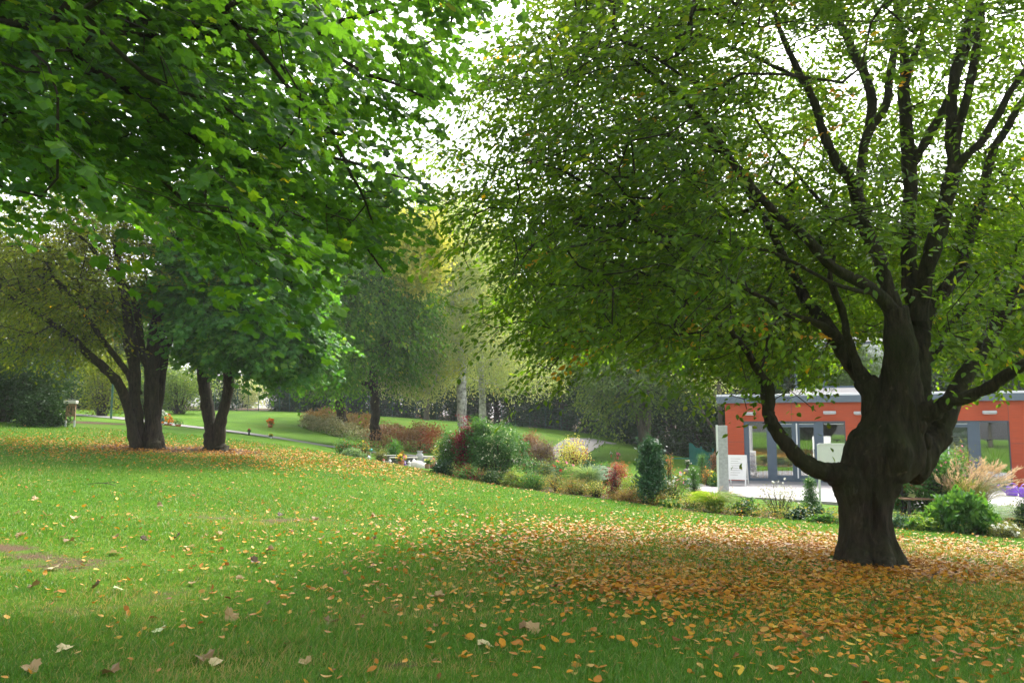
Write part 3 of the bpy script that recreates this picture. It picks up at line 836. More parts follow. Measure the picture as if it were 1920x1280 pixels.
# ---------------- foreground maple whose trunk stands left of the view
def build_maple():
    rs = np.random.RandomState(5)
    b = A([-6.6, 5.0, 0.]); b[2] = G(b[0], b[1])
    root = thing('maple_tree', 'maple hanging in from the top left with large lobed leaves near the viewer', 'tree', b)
    tr = catmull([b + A([0, 0, -.2]), b + A([.05, 0, 1.4]), b + A([.15, .1, 3.2]), b + A([.1, .2, 5.2]), b + A([0, .1, 8.])], 6)
    v, f = tube([wobble((tr, np.interp(np.linspace(0, 1, len(tr)), [0, .15, .5, 1], [.42, .3, .24, .1])), rs, .02)], 16)
    mesh_np('trunk', v, f, M['bark_brown'], root, smooth=True)
    LB = []
    def L(h, *p):
        w = [b + A([.12, .1, h])] + [P(a, c, d) for a, c, _, d in p]
        r = [.10] + [q[2] * q[3] / FPX for q in p]
        w = catmull(w, 5); LB.append((w, np.interp(np.linspace(0, 1, len(w)), np.linspace(0, 1, len(r)), r)))
    L(3.2, (54, -5, 8, 5.0), (100, 62, 7.5, 5.1), (158, 122, 7, 5.2), (259, 183, 6.5, 5.5), (330, 234, 5.5, 5.8), (406, 284, 4.5, 6.1), (460, 320, 4.2, 6.4), (553, 359, 3.6, 6.8), (625, 395, 3, 7.1), (690, 470, 2.2, 7.3), (720, 510, 1.5, 7.4))
    L(3.6, (60, 120, 5.5, 6), (150, 190, 5.5, 6.2), (234, 223, 6, 6.5), (323, 241, 5.5, 6.7), (431, 259, 5, 7), (532, 273, 4.4, 7.3), (640, 300, 3, 7.6), (740, 330, 2.2, 7.8), (810, 345, 1.4, 8))
    L(2.8, (0, 230, 5.5, 6.2), (60, 250, 5, 6.3), (122, 266, 4.6, 6.5), (201, 273, 4.2, 6.7), (259, 295, 3.8, 6.9), (338, 367, 3.6, 7.2), (388, 417, 3.2, 7.5), (431, 462, 2.8, 7.7), (532, 523, 2.4, 8), (611, 544, 1.6, 8.2))
    L(4.0, (380, -30, 6, 5.2), (420, 20, 5.5, 5.4), (467, 72, 5, 5.6), (530, 150, 4, 5.9), (600, 230, 3.4, 6.2), (660, 330, 2.6, 6.5), (700, 420, 1.8, 6.8))
    L(3.8, (120, -20, 6.5, 4.6), (155, 25, 5.5, 4.7), (230, 100, 4.5, 4.9), (300, 160, 4, 5.1), (400, 190, 3, 5.4), (470, 240, 2, 5.6))
    L(4.2, (200, 60, 5, 6), (295, 72, 7, 6.2), (370, 70, 6.5, 6.4), (446, 61, 5.5, 6.6), (530, 55, 5, 6.8), (611, 43, 4.4, 7), (700, 25, 3.5, 7.2), (800, -10, 2, 7.4))
    L(4.2, (560, 60, 4.5, 6.6), (611, 93, 4.5, 6.8), (647, 115, 4, 6.9), (690, 140, 3.6, 7), (744, 158, 3, 7.2), (810, 190, 2, 7.4))
    L(3.0, (0, 310, 3, 6.8), (80, 330, 3, 7), (150, 350, 2.5, 7.2), (230, 400, 2, 7.5))
    L(4.6, (250, -150, 7, 5), (500, -160, 6, 5.6), (700, -80, 5, 6.2), (850, -20, 3, 6.8))
    for l in LB: add_limb(l, M['bark'], root, rs, sides=8, amp=.01)
    EP = [(-250, -300), (980, -300), (900, -60), (855, 40), (835, 150), (790, 200), (700, 225), (690, 260), (740, 290), (775, 335), (750, 400), (700, 440), (690, 500), (660, 525), (600, 515), (540, 510), (450, 465), (360, 440), (290, 400), (180, 390), (60, 370), (-250, 380)]
    cs = []
    while len(cs) < 640:
        n = 3000
        px = rs.uniform(-250, 950, n); py = rs.uniform(-300, 550, n); Dd = rs.uniform(4.4, 9.5, n)
        p = A([P(a, c, d) for a, c, d in zip(px, py, Dd)])
        ok = inside(EP, px, py) & (p[:, 2] < 6.8)
        ok &= ~((Dd < 5.6) & (rs.uniform(0, 1, n) < .6))
        ok &= ~((px < 300) & (py > 330) & (Dd < 7))
        ok &= ~((px > 560) & (py < 250) & (rs.uniform(0, 1, n) < .35))
        ok &= ~((px > 560) & (Dd < 6.2))
        # layered sheets that fall towards the right
        sheet = np.sin((p[:, 2] + .22 * p[:, 0]) * 6.0 + .8 * np.sin(p[:, 1] * 1.2))
        ok &= (sheet > .15) | (rs.uniform(0, 1, n) < .22)
        cs += list(p[ok])
    cs = A(cs[:640])
    br = grow(LB, cs, rs, step=.32, sag=.1, r_tip=.0036, expo=.42, first=.15, jitter=.05)
    v, f = tube(br, 5); mesh_np('branchwork', v, f, M['bark'], root, smooth=True)
    out = norm(norm(cs - A([-6.5, 5, 4.])) + A([.3, .1, -.12]))
    lv, tw = sprays(cs, out, rs, 4, 10, .55, .24, .090, droop=.22, tw=.0022, flat=.24, spread=.5, tone=.45)
    cloud('crown', MAPLE, *lv, M['maple_leaf'], root)
    cloud('twigwork', TWIG, tw[0], tw[1], tw[2], np.zeros(len(tw[0])), M['twig'], root)


build_maple()


# ---------------- generic trees
def ell_points(rs, c, r, n, shell=.45):
    d = rand_dirs(rs, n); u = rs.uniform(0, 1, n) ** shell
    return A(c) + d * u[:, None] * A(r)


def make_tree(name, label, trunks, crowns, leafmat, bark, seed, K=60, size=.1, prad=.5, tmpl=LEAF, group=None, r_tip=.012, hang=0., updown=.3,
              accent=None, sag=0., step=.8, squash=.55, cat='tree', basepos=None, expo=.42, trim=None, spray=None, droop=.35):
    rs = np.random.RandomState(seed)
    TR = [limb_px(t) if len(t[0]) == 4 else t for t in trunks]
    p0 = TR[0][0][0] if basepos is None else A(basepos)
    b = A([p0[0], p0[1], G(p0[0], p0[1])])
    root = thing(name, label, cat, b, group=group)
    bodies = []
    for pts, rad in TR:
        pts, rad = wobble((pts, rad), rs, rad.mean() * .18)
        bodies.append((pts, rad))
    v, f = tube(bodies, 12 if p0[1] < 30 else 8)
    mesh_np('trunk', v, f, M[bark], root, smooth=True)
    cl = np.concatenate([ell_points(rs, c, r, n) for c, r, n in crowns])
    lump = np.sin(cl[:, 0] * 1.7 + seed) * np.sin(cl[:, 2] * 2.1 + cl[:, 0] * .6) + .6 * np.sin(cl[:, 1] * 1.9 + seed)
    cl = cl[(lump > -.45) | (rs.uniform(0, 1, len(cl)) < .4)]
    cl = cl[cl[:, 2] > G(cl[:, 0], cl[:, 1]) + .5]
    if trim is not None: cl = cl[trim(cl)]
    br = grow(TR, cl, rs, step=step, sag=sag, r_tip=r_tip, expo=expo, first=.35, jitter=.08)
    v, f = tube(br, 4); mesh_np('branchwork', v, f, M[bark], root, smooth=True)
    if spray:
        cm = np.mean([c for c, r, n in crowns], 0) - A([0, 0, 1.])
        lv, tw = sprays(cl, norm((cl - cm) * A([1, 1, .4])), rs, *spray, size, droop=droop, tw=.006, flat=.32, spread=.6, tone=.5)
        cloud('twigwork', TWIG, tw[0], tw[1], tw[2], np.zeros(len(tw[0])), M['twig'], root)
    else:
        lv = puffs(cl, prad, rs, K, size, squash=squash, updown=updown, hang=hang)
    cloud('crown', tmpl, *lv, M[leafmat], root)
    if accent:
        c, r, n, am = accent
        ac = ell_points(rs, c, r, n)
        lv = puffs(ac, prad, rs, K, size, squash=squash, updown=updown, hang=hang)
        cloud('yellowed_foliage', tmpl, *lv, M[am], root)
    return root


def E(px, py, D, rx, ry, rz, n): return (P(px, py, D), (rx, ry, rz), n)


# thick multi-stemmed hornbeam at the middle left
make_tree('hornbeam_tree', 'stout tree of three fused stems with small brownish green leaves, left of the forked one', [
    [(285, 850, 22, 23), (285, 835, 17, 23), (284, 800, 13, 23), (284, 760, 12, 23), (284, 700, 13, 23), (292, 640, 16, 23), (300, 590, 14, 23), (312, 520, 10, 23), (318, 450, 7, 23), (330, 360, 4, 23)],
    [(260, 850, 18, 22.9), (258, 838, 14, 22.9), (258, 800, 11, 22.9), (256, 760, 10, 22.8), (252, 700, 10, 22.6), (245, 640, 12, 22.4), (240, 590, 9, 22.2), (225, 520, 6, 22), (215, 440, 4, 22)],
    [(256, 840, 12, 22.7), (249, 800, 9, 22.6), (238, 760, 8.5, 22.5), (225, 725, 9, 22.3), (205, 700, 8.5, 22), (178, 675, 8, 21.8), (140, 640, 7, 21.5), (90, 600, 5.5, 21), (40, 570, 4, 20.5), (-30, 530, 3, 20)],
    [(300, 848, 13, 23.1), (293, 800, 9, 23.2), (300, 740, 9, 23.3), (306, 680, 9, 23.4), (330, 610, 6, 23.5), (345, 560, 5, 23.6), (370, 500, 4, 23.7)],
    [(284, 700, 8, 23), (265, 650, 7, 22.8), (250, 560, 6, 22.5), (200, 500, 5, 22), (150, 440, 4, 21.6), (110, 400, 3, 21.2)],
    [(259, 740, 8, 22.8), (240, 700, 6, 22.5), (195, 640, 5, 22), (140, 560, 4, 21.6), (80, 500, 3, 21)]],
    [E(150, 470, 22.5, 4.2, 4.2, 2.6, 640), E(60, 560, 22, 3.0, 3.2, 1.7, 260), E(250, 400, 22.5, 2.4, 3, 1.5, 180), E(120, 640, 21.5, 1.6, 1.5, .6, 40)], 'brown_green_leaf', 'bark_brown', 21,
    K=60, size=.115, prad=.6, r_tip=.006, step=.5, spray=(4, 11, .75, .26), trim=lambda c: (project(c)[0] < 400) & ~((project(c)[0] > 225) & (project(c)[1] > 560)))

# forked sycamore beside it
make_tree('sycamore_tree', 'forked tree with two leaning stems and a drooping dome of green lobed leaves', [
    [(396, 850, 20, 24), (396, 835, 14, 24), (394, 800, 11.5, 24), (390, 760, 11, 24), (382, 720, 10.5, 24), (376, 680, 9.5, 24), (371, 640, 8.5, 24), (366, 600, 7, 24), (375, 540, 5, 24), (380, 480, 4, 24)],
    [(412, 850, 22, 24), (408, 835, 14, 24), (412, 800, 11, 23.9), (422, 750, 10, 23.8), (430, 700, 10, 23.7), (440, 665, 9.5, 23.6), (455, 620, 7.5, 23.4), (475, 560, 5.5, 23.2), (490, 500, 4, 23)],
    [(378, 662, 6, 24), (358, 648, 5, 24), (335, 640, 4.5, 24), (318, 622, 3.5, 24)],
    [(430, 852, 5, 23.6), (418, 842, 8, 23.9), (408, 830, 10, 24)], [(380, 850, 6, 23.8), (392, 836, 8, 24)],
    [(440, 665, 6, 23.6), (480, 630, 5, 23), (520, 610, 3, 22.5)]],
    [E(455, 600, 22.8, 1.75, 1.6, 1.0, 210), E(560, 640, 23.5, 1.0, 1.2, 1.1, 90), E(420, 500, 24, 2.3, 2.4, 1.5, 180), E(400, 640, 22.6, 1.0, 1.0, .5, 50), E(500, 660, 22.6, .9, .9, .6, 60), E(330, 560, 23.5, 1.2, 1.4, .9, 60), E(540, 520, 24, 1.4, 1.6, 1.2, 90), E(475, 400, 25, 2.6, 2.4, 1.6, 120)], 'sycamore_leaf', 'bark_brown', 22,
    K=46, size=.155, prad=.45, tmpl=MAPLE, r_tip=.006, step=.5, spray=(5, 9, .6, .26), droop=.5, trim=lambda c: ~((project(c)[0] < 400) & (project(c)[1] > 660)))

# large linden behind, one side turned yellow
make_tree('linden_tree', 'large dark green tree behind the lobed dome, its right side turned yellow', [
    [(704, 825, 13, 43), (703, 800, 9, 43), (703, 770, 8, 43), (702, 740, 8, 43), (698, 680, 7, 43), (690, 600, 6, 43), (680, 500, 5, 43), (675, 420, 4, 43)],
    [(702, 742, 6, 43), (690, 722, 5, 43), (668, 712, 4, 42.5), (640, 690, 3, 42)],
    [(700, 700, 5, 43), (730, 640, 4, 42.5), (760, 580, 3, 42)]],
    [E(665, 590, 40, 3.7, 3.6, 3.4, 420), E(700, 500, 42, 3.0, 3.5, 2.8, 260), E(600, 570, 38, 2.2, 2.5, 2.4, 180), E(560, 480, 40, 3, 3, 2.6, 160), E(640, 690, 40, 2.4, 2, .9, 110), E(750, 600, 41, 1.9, 2, 2.8, 240), E(600, 650, 37, 2.2, 2, 1.4, 130), E(720, 400, 42, 2, 2.4, 2.2, 120)], 'linden_leaf', 'bark_brown', 23,
    K=60, size=.20, prad=.75, r_tip=.010, step=1., hang=.5, spray=(5, 12, 1.3, .45), droop=.5, trim=lambda c: project(c)[1] < 690 + 25 * np.sin(c[:, 0] * 2), accent=(P(785, 470, 38.5), (1.25, 1.3, 2.2), 150, 'yellow_leaf'))
make_tree('linden_tree', 'smaller pale green tree rising from the shrub island on the lawn', [
    [(640, 790, 13, 48), (638, 770, 9, 48), (634, 745, 8, 48), (636, 700, 6, 48), (630, 650, 4, 48)]],
    [E(620, 690, 48, 2.6, 2.4, 1.7, 110), E(600, 720, 46, 1.6, 1.6, .8, 40)], 'grey_green_leaf', 'bark_brown', 24, K=60, size=.17, prad=.7, step=1.)

# birches
make_tree('birch_tree', 'nearer silver birch with thick white scarred trunk and pale yellowing crown', [
    [(871, 830, 11, 44), (869, 800, 10, 44), (866, 760, 9, 44), (866, 715, 8.5, 44), (864, 670, 7, 44), (854, 620, 6, 44), (850, 590, 5, 44), (846, 520, 4, 44), (842, 440, 3, 44), (838, 380, 2, 44)]],
    [E(845, 490, 44, 3.1, 2.8, 4.0, 430), E(790, 650, 43, 3.0, 2.6, 1.6, 230), E(860, 640, 43.5, 2.3, 2.4, 1.3, 90), E(900, 560, 44, 2.2, 2.4, 2.6, 150), E(745, 700, 43, 1.2, 1.4, 1.2, 70), E(790, 720, 44, 1.6, 1.5, .9, 60)], 'birch_leaf', 'birch_bark', 25,
    K=62, size=.12, prad=.75, tmpl=DIAM, r_tip=.007, hang=1.2, updown=.5, step=.9, squash=1.0, accent=(P(850, 690, 42.8), (.75, .6, .35), 9, 'yellow_leaf'), sag=.35, expo=.36)
make_tree('birch_tree', 'second silver birch with slimmer white trunk, right behind the first', [
    [(906, 815, 7, 48), (905, 780, 7, 48), (903, 730, 6, 48), (902, 690, 5.5, 48), (900, 620, 4.5, 48), (902, 560, 3.5, 48), (900, 480, 2.5, 48), (905, 430, 2, 48)]],
    [E(950, 700, 48, 4.2, 3, 1.4, 230), E(930, 600, 48, 3.2, 3, 2.2, 190), E(940, 500, 49, 3.2, 2.6, 3.4, 220)], 'birch_leaf', 'birch_bark', 26,
    K=62, size=.12, prad=.75, tmpl=DIAM, r_tip=.007, hang=1.2, updown=.5, step=.9, squash=1.0, sag=.35, expo=.36)

make_tree('deciduous_tree', 'far hazy pale green tree rising behind the yellow side of the large linden', [
    [(800, 800, 6, 60), (800, 740, 6, 60), (798, 660, 5, 60), (802, 560, 4, 60), (800, 460, 3, 60), (803, 380, 2, 60)]],
    [E(800, 480, 60, 3.6, 3.2, 5.6, 330), E(860, 420, 61, 3.4, 3, 3.4, 170)], 'birch_leaf', 'bark_grey', 29,
    K=62, size=.17, prad=1.0, tmpl=DIAM, r_tip=.009, hang=1.2, updown=.5, step=1.2, squash=1.0, sag=.3, expo=.36)

# grey green tree at the right of the upper lawn
make_tree('alder_tree', 'grey green tree with lichen-grey forked trunk at the right edge of the upper lawn', [
    [(1207, 850, 12, 43), (1210, 820, 10, 43), (1213, 780, 9, 43), (1213, 730, 8, 43), (1208, 680, 7, 43), (1200, 620, 5, 43), (1195, 550, 4, 43)],
    [(1205, 822, 7, 42.9), (1198, 790, 5, 42.8), (1190, 760, 4.5, 42.6), (1175, 720, 4, 42.4), (1160, 680, 3, 42)],
    [(1205, 800, 4, 43), (1203, 770, 4, 43), (1205, 700, 3, 43)],
    [(1212, 730, 4, 43), (1240, 705, 3.5, 42.5), (1290, 700, 3, 42), (1340, 715, 2, 41.5)]],
    [E(1160, 700, 42, 2.6, 2.6, 2.2, 130), E(1230, 640, 43, 3.2, 3, 2.6, 170), E(1290, 720, 42, 1.6, 1.8, .8, 25), E(1145, 770, 41, .9, 1, .9, 30), E(1130, 620, 44, 2.6, 2.6, 2.4, 90)], 'grey_green_leaf', 'bark_grey', 27,
    K=60, size=.19, prad=.7, r_tip=.01, step=.9, spray=(5, 12, 1.2, .42), droop=.5)
make_tree('bare_tree', 'thinly leaved small tree with curving pale stems beside the left end of the red building', [
    [(1352, 880, 5, 37), (1352, 830, 5, 37), (1350, 780, 4.5, 37), (1348, 730, 3.5, 37), (1355, 680, 2.5, 37)],
    [(1348, 845, 3.5, 37), (1342, 815, 3, 37), (1325, 785, 2.6, 36.9), (1312, 760, 2.4, 36.7), (1308, 735, 2, 36.5), (1295, 715, 1.6, 36)],
    [(1352, 760, 3, 37), (1335, 735, 2.4, 37), (1315, 700, 2, 37)]],
    [E(1335, 700, 37, 1.5, 1.5, 1.2, 36), E(1365, 740, 37, .9, 1, .9, 14)], 'birch_leaf', 'bark_grey', 28, K=26, size=.1, prad=.5, r_tip=.008, step=.6)


# ---------------- the wood round the park: a few individuals, then copies of them
def local_tree(seed, H, w, leafmat, bark, K, size, ncl, low=.16):
    rs = np.random.RandomState(seed)
    h = np.linspace(-.5, H * .85, 10)
    pts = np.stack([np.cumsum(rs.normal(0, .12, 10)), np.cumsum(rs.normal(0, .12, 10)), h], -1)
    pts[:, :2] -= pts[0, :2]
    rad = np.interp(h, [-.5, 0.3, H * .85], [.38, .24, .05])
    crowns = [((0, 0, H * .55), (w, w, H * (.5 - low / 2)), ncl), ((w * .4, -w * .3, H * .4), (w * .7, w * .7, H * .24), ncl // 3), ((-w * .5, -w * .2, H * .5), (w * .7, w * .7, H * .25), ncl // 3)]
    cl = np.concatenate([ell_points(rs, c, r, n) for c, r, n in crowns])
    br = grow([(pts, rad)], cl, rs, step=1.3, r_tip=.018, first=.2)
    lv = puffs(cl, 1.25, rs, K, size, squash=.6)
    return (pts, rad), br, lv, leafmat, bark


def place_local(name, label, cat, t, loc, group):
    (pts, rad), br, lv, lm, bk = t
    root = thing(name, label, cat, loc, group=group)
    v, f = tube([(pts, rad)], 8); mesh_np('trunk', v, f, M[bk], root, local=True, smooth=True)
    v, f = tube(br, 4); mesh_np('branchwork', v, f, M[bk], root, local=True, smooth=True)
    cloud('crown', LEAF if 0 else DIAM, *lv, M[lm], root, local=True)
    return root


def dup(root, loc, rz, sc, label=None):
    r = root.copy(); C.objects.link(r); r.location = tuple(loc); r.rotation_euler = (0, 0, rz); r.scale = (sc, sc, sc)
    if label: r['label'] = label
    for ch in [c for c in root.children]:
        c = ch.copy(); C.objects.link(c); c.parent = r
    return r


WL = 'tall hazy green tree in the wood beyond the wire fence'
protos = [local_tree(41, 19, 3.6, 'wood_leaf', 'bark_brown', 85, .30, 150), local_tree(42, 22, 4.2, 'wood_leaf', 'bark_grey', 85, .32, 150), local_tree(43, 16, 3.8, 'grey_green_leaf', 'bark_grey', 80, .28, 140)]
roots = []
rsw = np.random.RandomState(77)
def wood_spots():
    out = []
    for px in np.arange(-60, 2080, 66):
        px_ = px + rsw.uniform(-18, 18)
        x = (px_ - 960) / FPX
        yy = 40.
        for _ in range(30):     # intersection of the view ray with the edge of the wood
            yy = .5 * yy + .5 * np.interp(x * yy, WOODY[:, 0], WOODY[:, 1])
        out.append((x, yy + rsw.uniform(2.0, 4.5), 0))
        out.append((x + rsw.uniform(-.02, .02), yy + rsw.uniform(10, 16), 1))
    return out
for k, (x, yy, row) in enumerate(wood_spots()):
    px_ = 960 + x * FPX
    if px_ < 520 and (row == 1 or k % 4 == 0): continue       # open, light gaps at the left
    if 380 < px_ < 560: continue
    loc = A([x * yy, yy, G(x * yy, yy) - .1])
    if 1330 < px_ < 2050 and yy < 52: loc[1] = yy = 52 + rsw.uniform(0, 4); loc[0] = x * yy
    pi = rsw.randint(3); sc = rsw.uniform(.75, 1.05) * (.85 if px_ < 600 else 1) * (.98 if 700 < px_ < 1330 else 1.0)
    if len([r for r in roots if r[0] == pi]) == 0:
        r = place_local('woodland_tree', WL, 'tree', protos[pi], loc, 'trees of the wood beyond the fence'); r.scale = (sc,) * 3; r.rotation_euler = (0, 0, rsw.uniform(0, 6))
        roots.append((pi, r))
    else:
        r0 = [r for r in roots if r[0] == pi][0][1]
        dup(r0, loc, rsw.uniform(0, 6.28), sc)


# dark undergrowth at the edge of the wood
def bush_local(rs, w, h, K, size, ncl, prad=.4, shell=.35, squash=.8, updown=.4, hang=0., tone=.5):
    cl = ell_points(rs, (0, 0, h * .45), (w / 2 - prad * .3, w / 2 - prad * .3, h * .55 - prad * .2), ncl, shell)
    cl = cl[cl[:, 2] > .05 * h]
    return cl, puffs(cl, prad, rs, K, size, squash=squash, updown=updown, hang=hang, tone=tone)


def stems_to(cl, rs, r=.008, n=None, spread=.15):
    out = []
    for c in cl[:n] if n else cl:
        s = A([c[0] * spread, c[1] * spread, -.05]); m = (s + c) / 2 + A([0, 0, .1 * c[2]])
        t = np.linspace(0, 1, 5)[:, None]
        out.append(((1 - t) ** 2 * s + 2 * t * (1 - t) * m + t * t * c, np.linspace(r * 1.6, r * .5, 5)))
    return out


rs = np.random.RandomState(9)
ub = []
for k, px in enumerate(np.arange(-80, 2000, 52)):
    x = (px + rs.uniform(-12, 12) - 960) / FPX; yy = 40.
    for _ in range(30): yy = .5 * yy + .5 * np.interp(x * yy, WOODY[:, 0], WOODY[:, 1])
    yy += rs.uniform(1.4, 2.8)
    if 400 < px < 540: continue
    if px > 1330 and yy < 50: yy = 50.
    loc = (x * yy, yy, G(x * yy, yy) - .1); sc = rs.uniform(.75, 1.2) * (1.35 if px > 560 else 1.)
    if not ub:
        cl, lv = bush_local(rs, 4.6, 4.2, 80, .2, 90, .8)
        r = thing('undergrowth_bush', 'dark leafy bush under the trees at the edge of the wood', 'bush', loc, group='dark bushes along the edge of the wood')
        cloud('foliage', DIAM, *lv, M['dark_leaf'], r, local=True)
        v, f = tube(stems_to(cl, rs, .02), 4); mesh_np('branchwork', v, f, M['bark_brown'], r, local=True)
        ub.append(r)
    else: dup(ub[0], loc, rs.uniform(0, 6.28), sc)


# ------------------------------------------------------------------ the red building
def glass_mat():
    m, nt, out = new_mat('window_glass')
    tr = nt.nodes.new('ShaderNodeBsdfTransparent'); tr.inputs[0].default_value = (.86, .9, .9, 1)
    gl = nt.nodes.new('ShaderNodeBsdfGlossy'); gl.inputs['Roughness'].default_value = .02
    fr = nt.nodes.new('ShaderNodeFresnel'); fr.inputs['IOR'].default_value = 1.55
    ma = nt.nodes.new('ShaderNodeMath'); ma.operation = 'MULTIPLY_ADD'; ma.inputs[1].default_value = 1.0; ma.inputs[2].default_value = .30
    nt.links.new(fr.outputs[0], ma.inputs[0])
    mx = nt.nodes.new('ShaderNodeMixShader'); nt.links.new(ma.outputs[0], mx.inputs[0])
    nt.links.new(tr.outputs[0], mx.inputs[1]); nt.links.new(gl.outputs[0], mx.inputs[2])
    nt.links.new(mx.outputs[0], out.inputs['Surface'])
    return m


M['glass'] = glass_mat()
M['red_panel'] = solid('red_panel', (.44, .066, .017), .55, .16, 6, .06, stretch=(.35, .35, 9))
M['frame_grey'] = solid('frame_grey', (.085, .12, .16), .45, .05)
M['fascia_grey'] = solid('fascia_grey', (.12, .155, .195), .5, .06)
M['white_metal'] = solid('white_metal', (.75, .76, .76), .4, .03)
M['light_metal'] = solid('light_metal', (.5, .52, .53), .35, .06, metal=.3)
M['roof_gravel'] = solid('roof_gravel', (.36, .24, .19), .95, .45, 22, .4)
M['interior'] = solid('interior', (.8, .79, .75), .8, .05)
M['interior_floor'] = solid('interior_floor', (.4, .37, .33), .5, .1)
M['chair_blue'] = solid('chair_blue', (.10, .10, .36), .75, .15)
M['wood_pale'] = solid('wood_pale', (.5, .3, .14), .5, .2, 6, stretch=(1, 1, .3))
M['white_paint'] = solid('white_paint', (.8, .8, .78), .5, .03)
M['stone_grey'] = solid('stone_grey', (.4, .4, .41), .75, .16, 14, .15)
M['stone_dark'] = solid('stone_dark', (.06, .06, .065), .4, .2)
M['stone_pale'] = solid('stone_pale', (.55, .52, .47), .8, .14, 9, .2)
M['teal_paint'] = solid('teal_paint', (.02, .17, .14), .55, .15)
M['green_wire'] = solid('green_wire', (.03, .10, .07), .5, .1)
M['bench_wood'] = solid('bench_wood', (.30, .17, .10), .7, .3, 9, .2, stretch=(.4, 4, 4))
M['iron'] = solid('iron', (.03, .03, .03), .6, .1)
M['purple_plastic'] = solid('purple_plastic', (.24, .10, .55), .35, .05)
M['terracotta'] = solid('terracotta', (.45, .16, .07), .8, .15)
M['sign_wood'] = solid('sign_wood', (.33, .2, .13), .75, .25, 7, .1, stretch=(3, 3, .5))
M['dark_lettering'] = solid('dark_lettering', (.08, .06, .05), .7, .1)
M['pale_lettering'] = solid('pale_lettering', (.35, .33, .3), .7, .1)


def lx(px):
    """local x on the facade line of the ray through px"""
    k = (px - 960) / FPX / 1.0135
    return (k * B0[1] - B0[0]) / (bdir[0] - k * bdir[1])


bl = A([B0[0], B0[1], TZ])
BLD = thing('building', 'low red panelled building with flat roof and tall grey framed glass doors', 'building', bl, BROT)
H = 2.96; X1 = 15.5; DEP = 7.0
w1a, w1b = lx(1397.5), lx(1590); w2a, w2b = lx(1722), lx(1900)
DH = 2.27
boxes('wall', [((w1a / 2, .15, H / 2), (w1a, .3, H)), (((w1a + w1b) / 2, .15, (H + DH) / 2), (w1b - w1a, .3, H - DH)), (((w1b + w2a) / 2, .15, H / 2), (w2a - w1b, .3, H)),
               (((w2a + w2b) / 2, .15, (H + DH) / 2), (w2b - w2a, .3, H - DH)), (((w2b + X1) / 2, .15, H / 2), (X1 - w2b, .3, H)),
               ((.15, .3 + DEP / 2, H / 2), (.3, DEP, H)), ((X1 - .15, .3 + DEP / 2, H / 2), (.3, DEP, H)), ((X1 / 2, .3 + DEP + .15, H / 2), (X1, .3, H))], M['red_panel'], BLD)
boxes('panel_joint', [((lx(1489), -.002, (H + DH) / 2), (.012, .006, H - DH)), ((lx(1640), -.002, H / 2), (.012, .006, H)), ((lx(1899.5), -.002, (H + DH) / 2), (.012, .006, H - DH)),
                      ((w1a / 2, -.002, 1.48), (w1a, .006, .01)), (((w1b + w2a) / 2, -.002, 1.48), (w2a - w1b, .006, .01)), (((w2b + X1) / 2, -.002, 1.48), (X1 - w2b, .006, .01)), ((lx(1440), -.002, (H + DH) / 2), (.01, .006, H - DH)), ((lx(1790), -.002, (H + DH) / 2), (.01, .006, H - DH))], M['stone_dark'], BLD)
fas = boxes('fascia', [((X1 / 2 - .05, -.02, H + .13), (X1 + .5, .30, .26)), ((-.16, DEP / 2, H + .13), (.24, DEP, .26)), ((X1 + .1, DEP / 2, H + .13), (.24, DEP, .26)), ((X1 / 2 - .05, DEP + .55, H + .13), (X1 + .5, .24, .26))], M['fascia_grey'], BLD, .008)
boxes('roof', [((X1 / 2, DEP / 2 + .2, H + .10), (X1 - .1, DEP + .1, .18))], M['roof_gravel'], BLD)
boxes('roof_trim', [((X1 / 2 - .05, .04, H + .30), (X1 + .5, .2, .08)), ((X1 / 2, DEP + .45, H + .30), (X1 + .5, .3, .08))], M['white_metal'], BLD, .01)
boxes('upper_storey', [((lx(1570) + 1.0, 5.0, H + .45), (5.2, 2.6, .5)), ((lx(1570) + 1.0, 5.3, H + 2.75), (4.9, 2.2, .2))], M['white_metal'], BLD)
uw = boxes('upper_window', [((lx(1570) + 1.0 + dx, 4.35, H + 1.7), (.10, .1, 2.0)) for dx in (-2.35, -1.2, 0, 1.2, 2.35)] + [((lx(1570) + 1., 4.35, H + .76), (4.8, .12, .1)), ((lx(1570) + 1., 4.35, H + 2.6), (4.8, .12, .1))], M['frame_grey'], BLD)
boxes('pane', [((lx(1570) + 1., 4.38, H + 1.7), (4.7, .02, 1.9))], M['glass'], uw)
boxes('interior_wall', [((X1 / 2, 4.4, H / 2 - .05), (X1 - .7, .1, H - .12)), ((w1b + .9, 2.3, H / 2 - .05), (.1, 4.0, H - .12))], M['interior'], BLD)
boxes('interior_floor', [((X1 / 2, 2.4, .02), (X1 - .65, 4.0, .03))], M['interior_floor'], BLD)
boxes('ceiling', [((X1 / 2, 3.6, H - .03), (X1 - .65, 6.5, .05))], M['white_paint'], BLD)


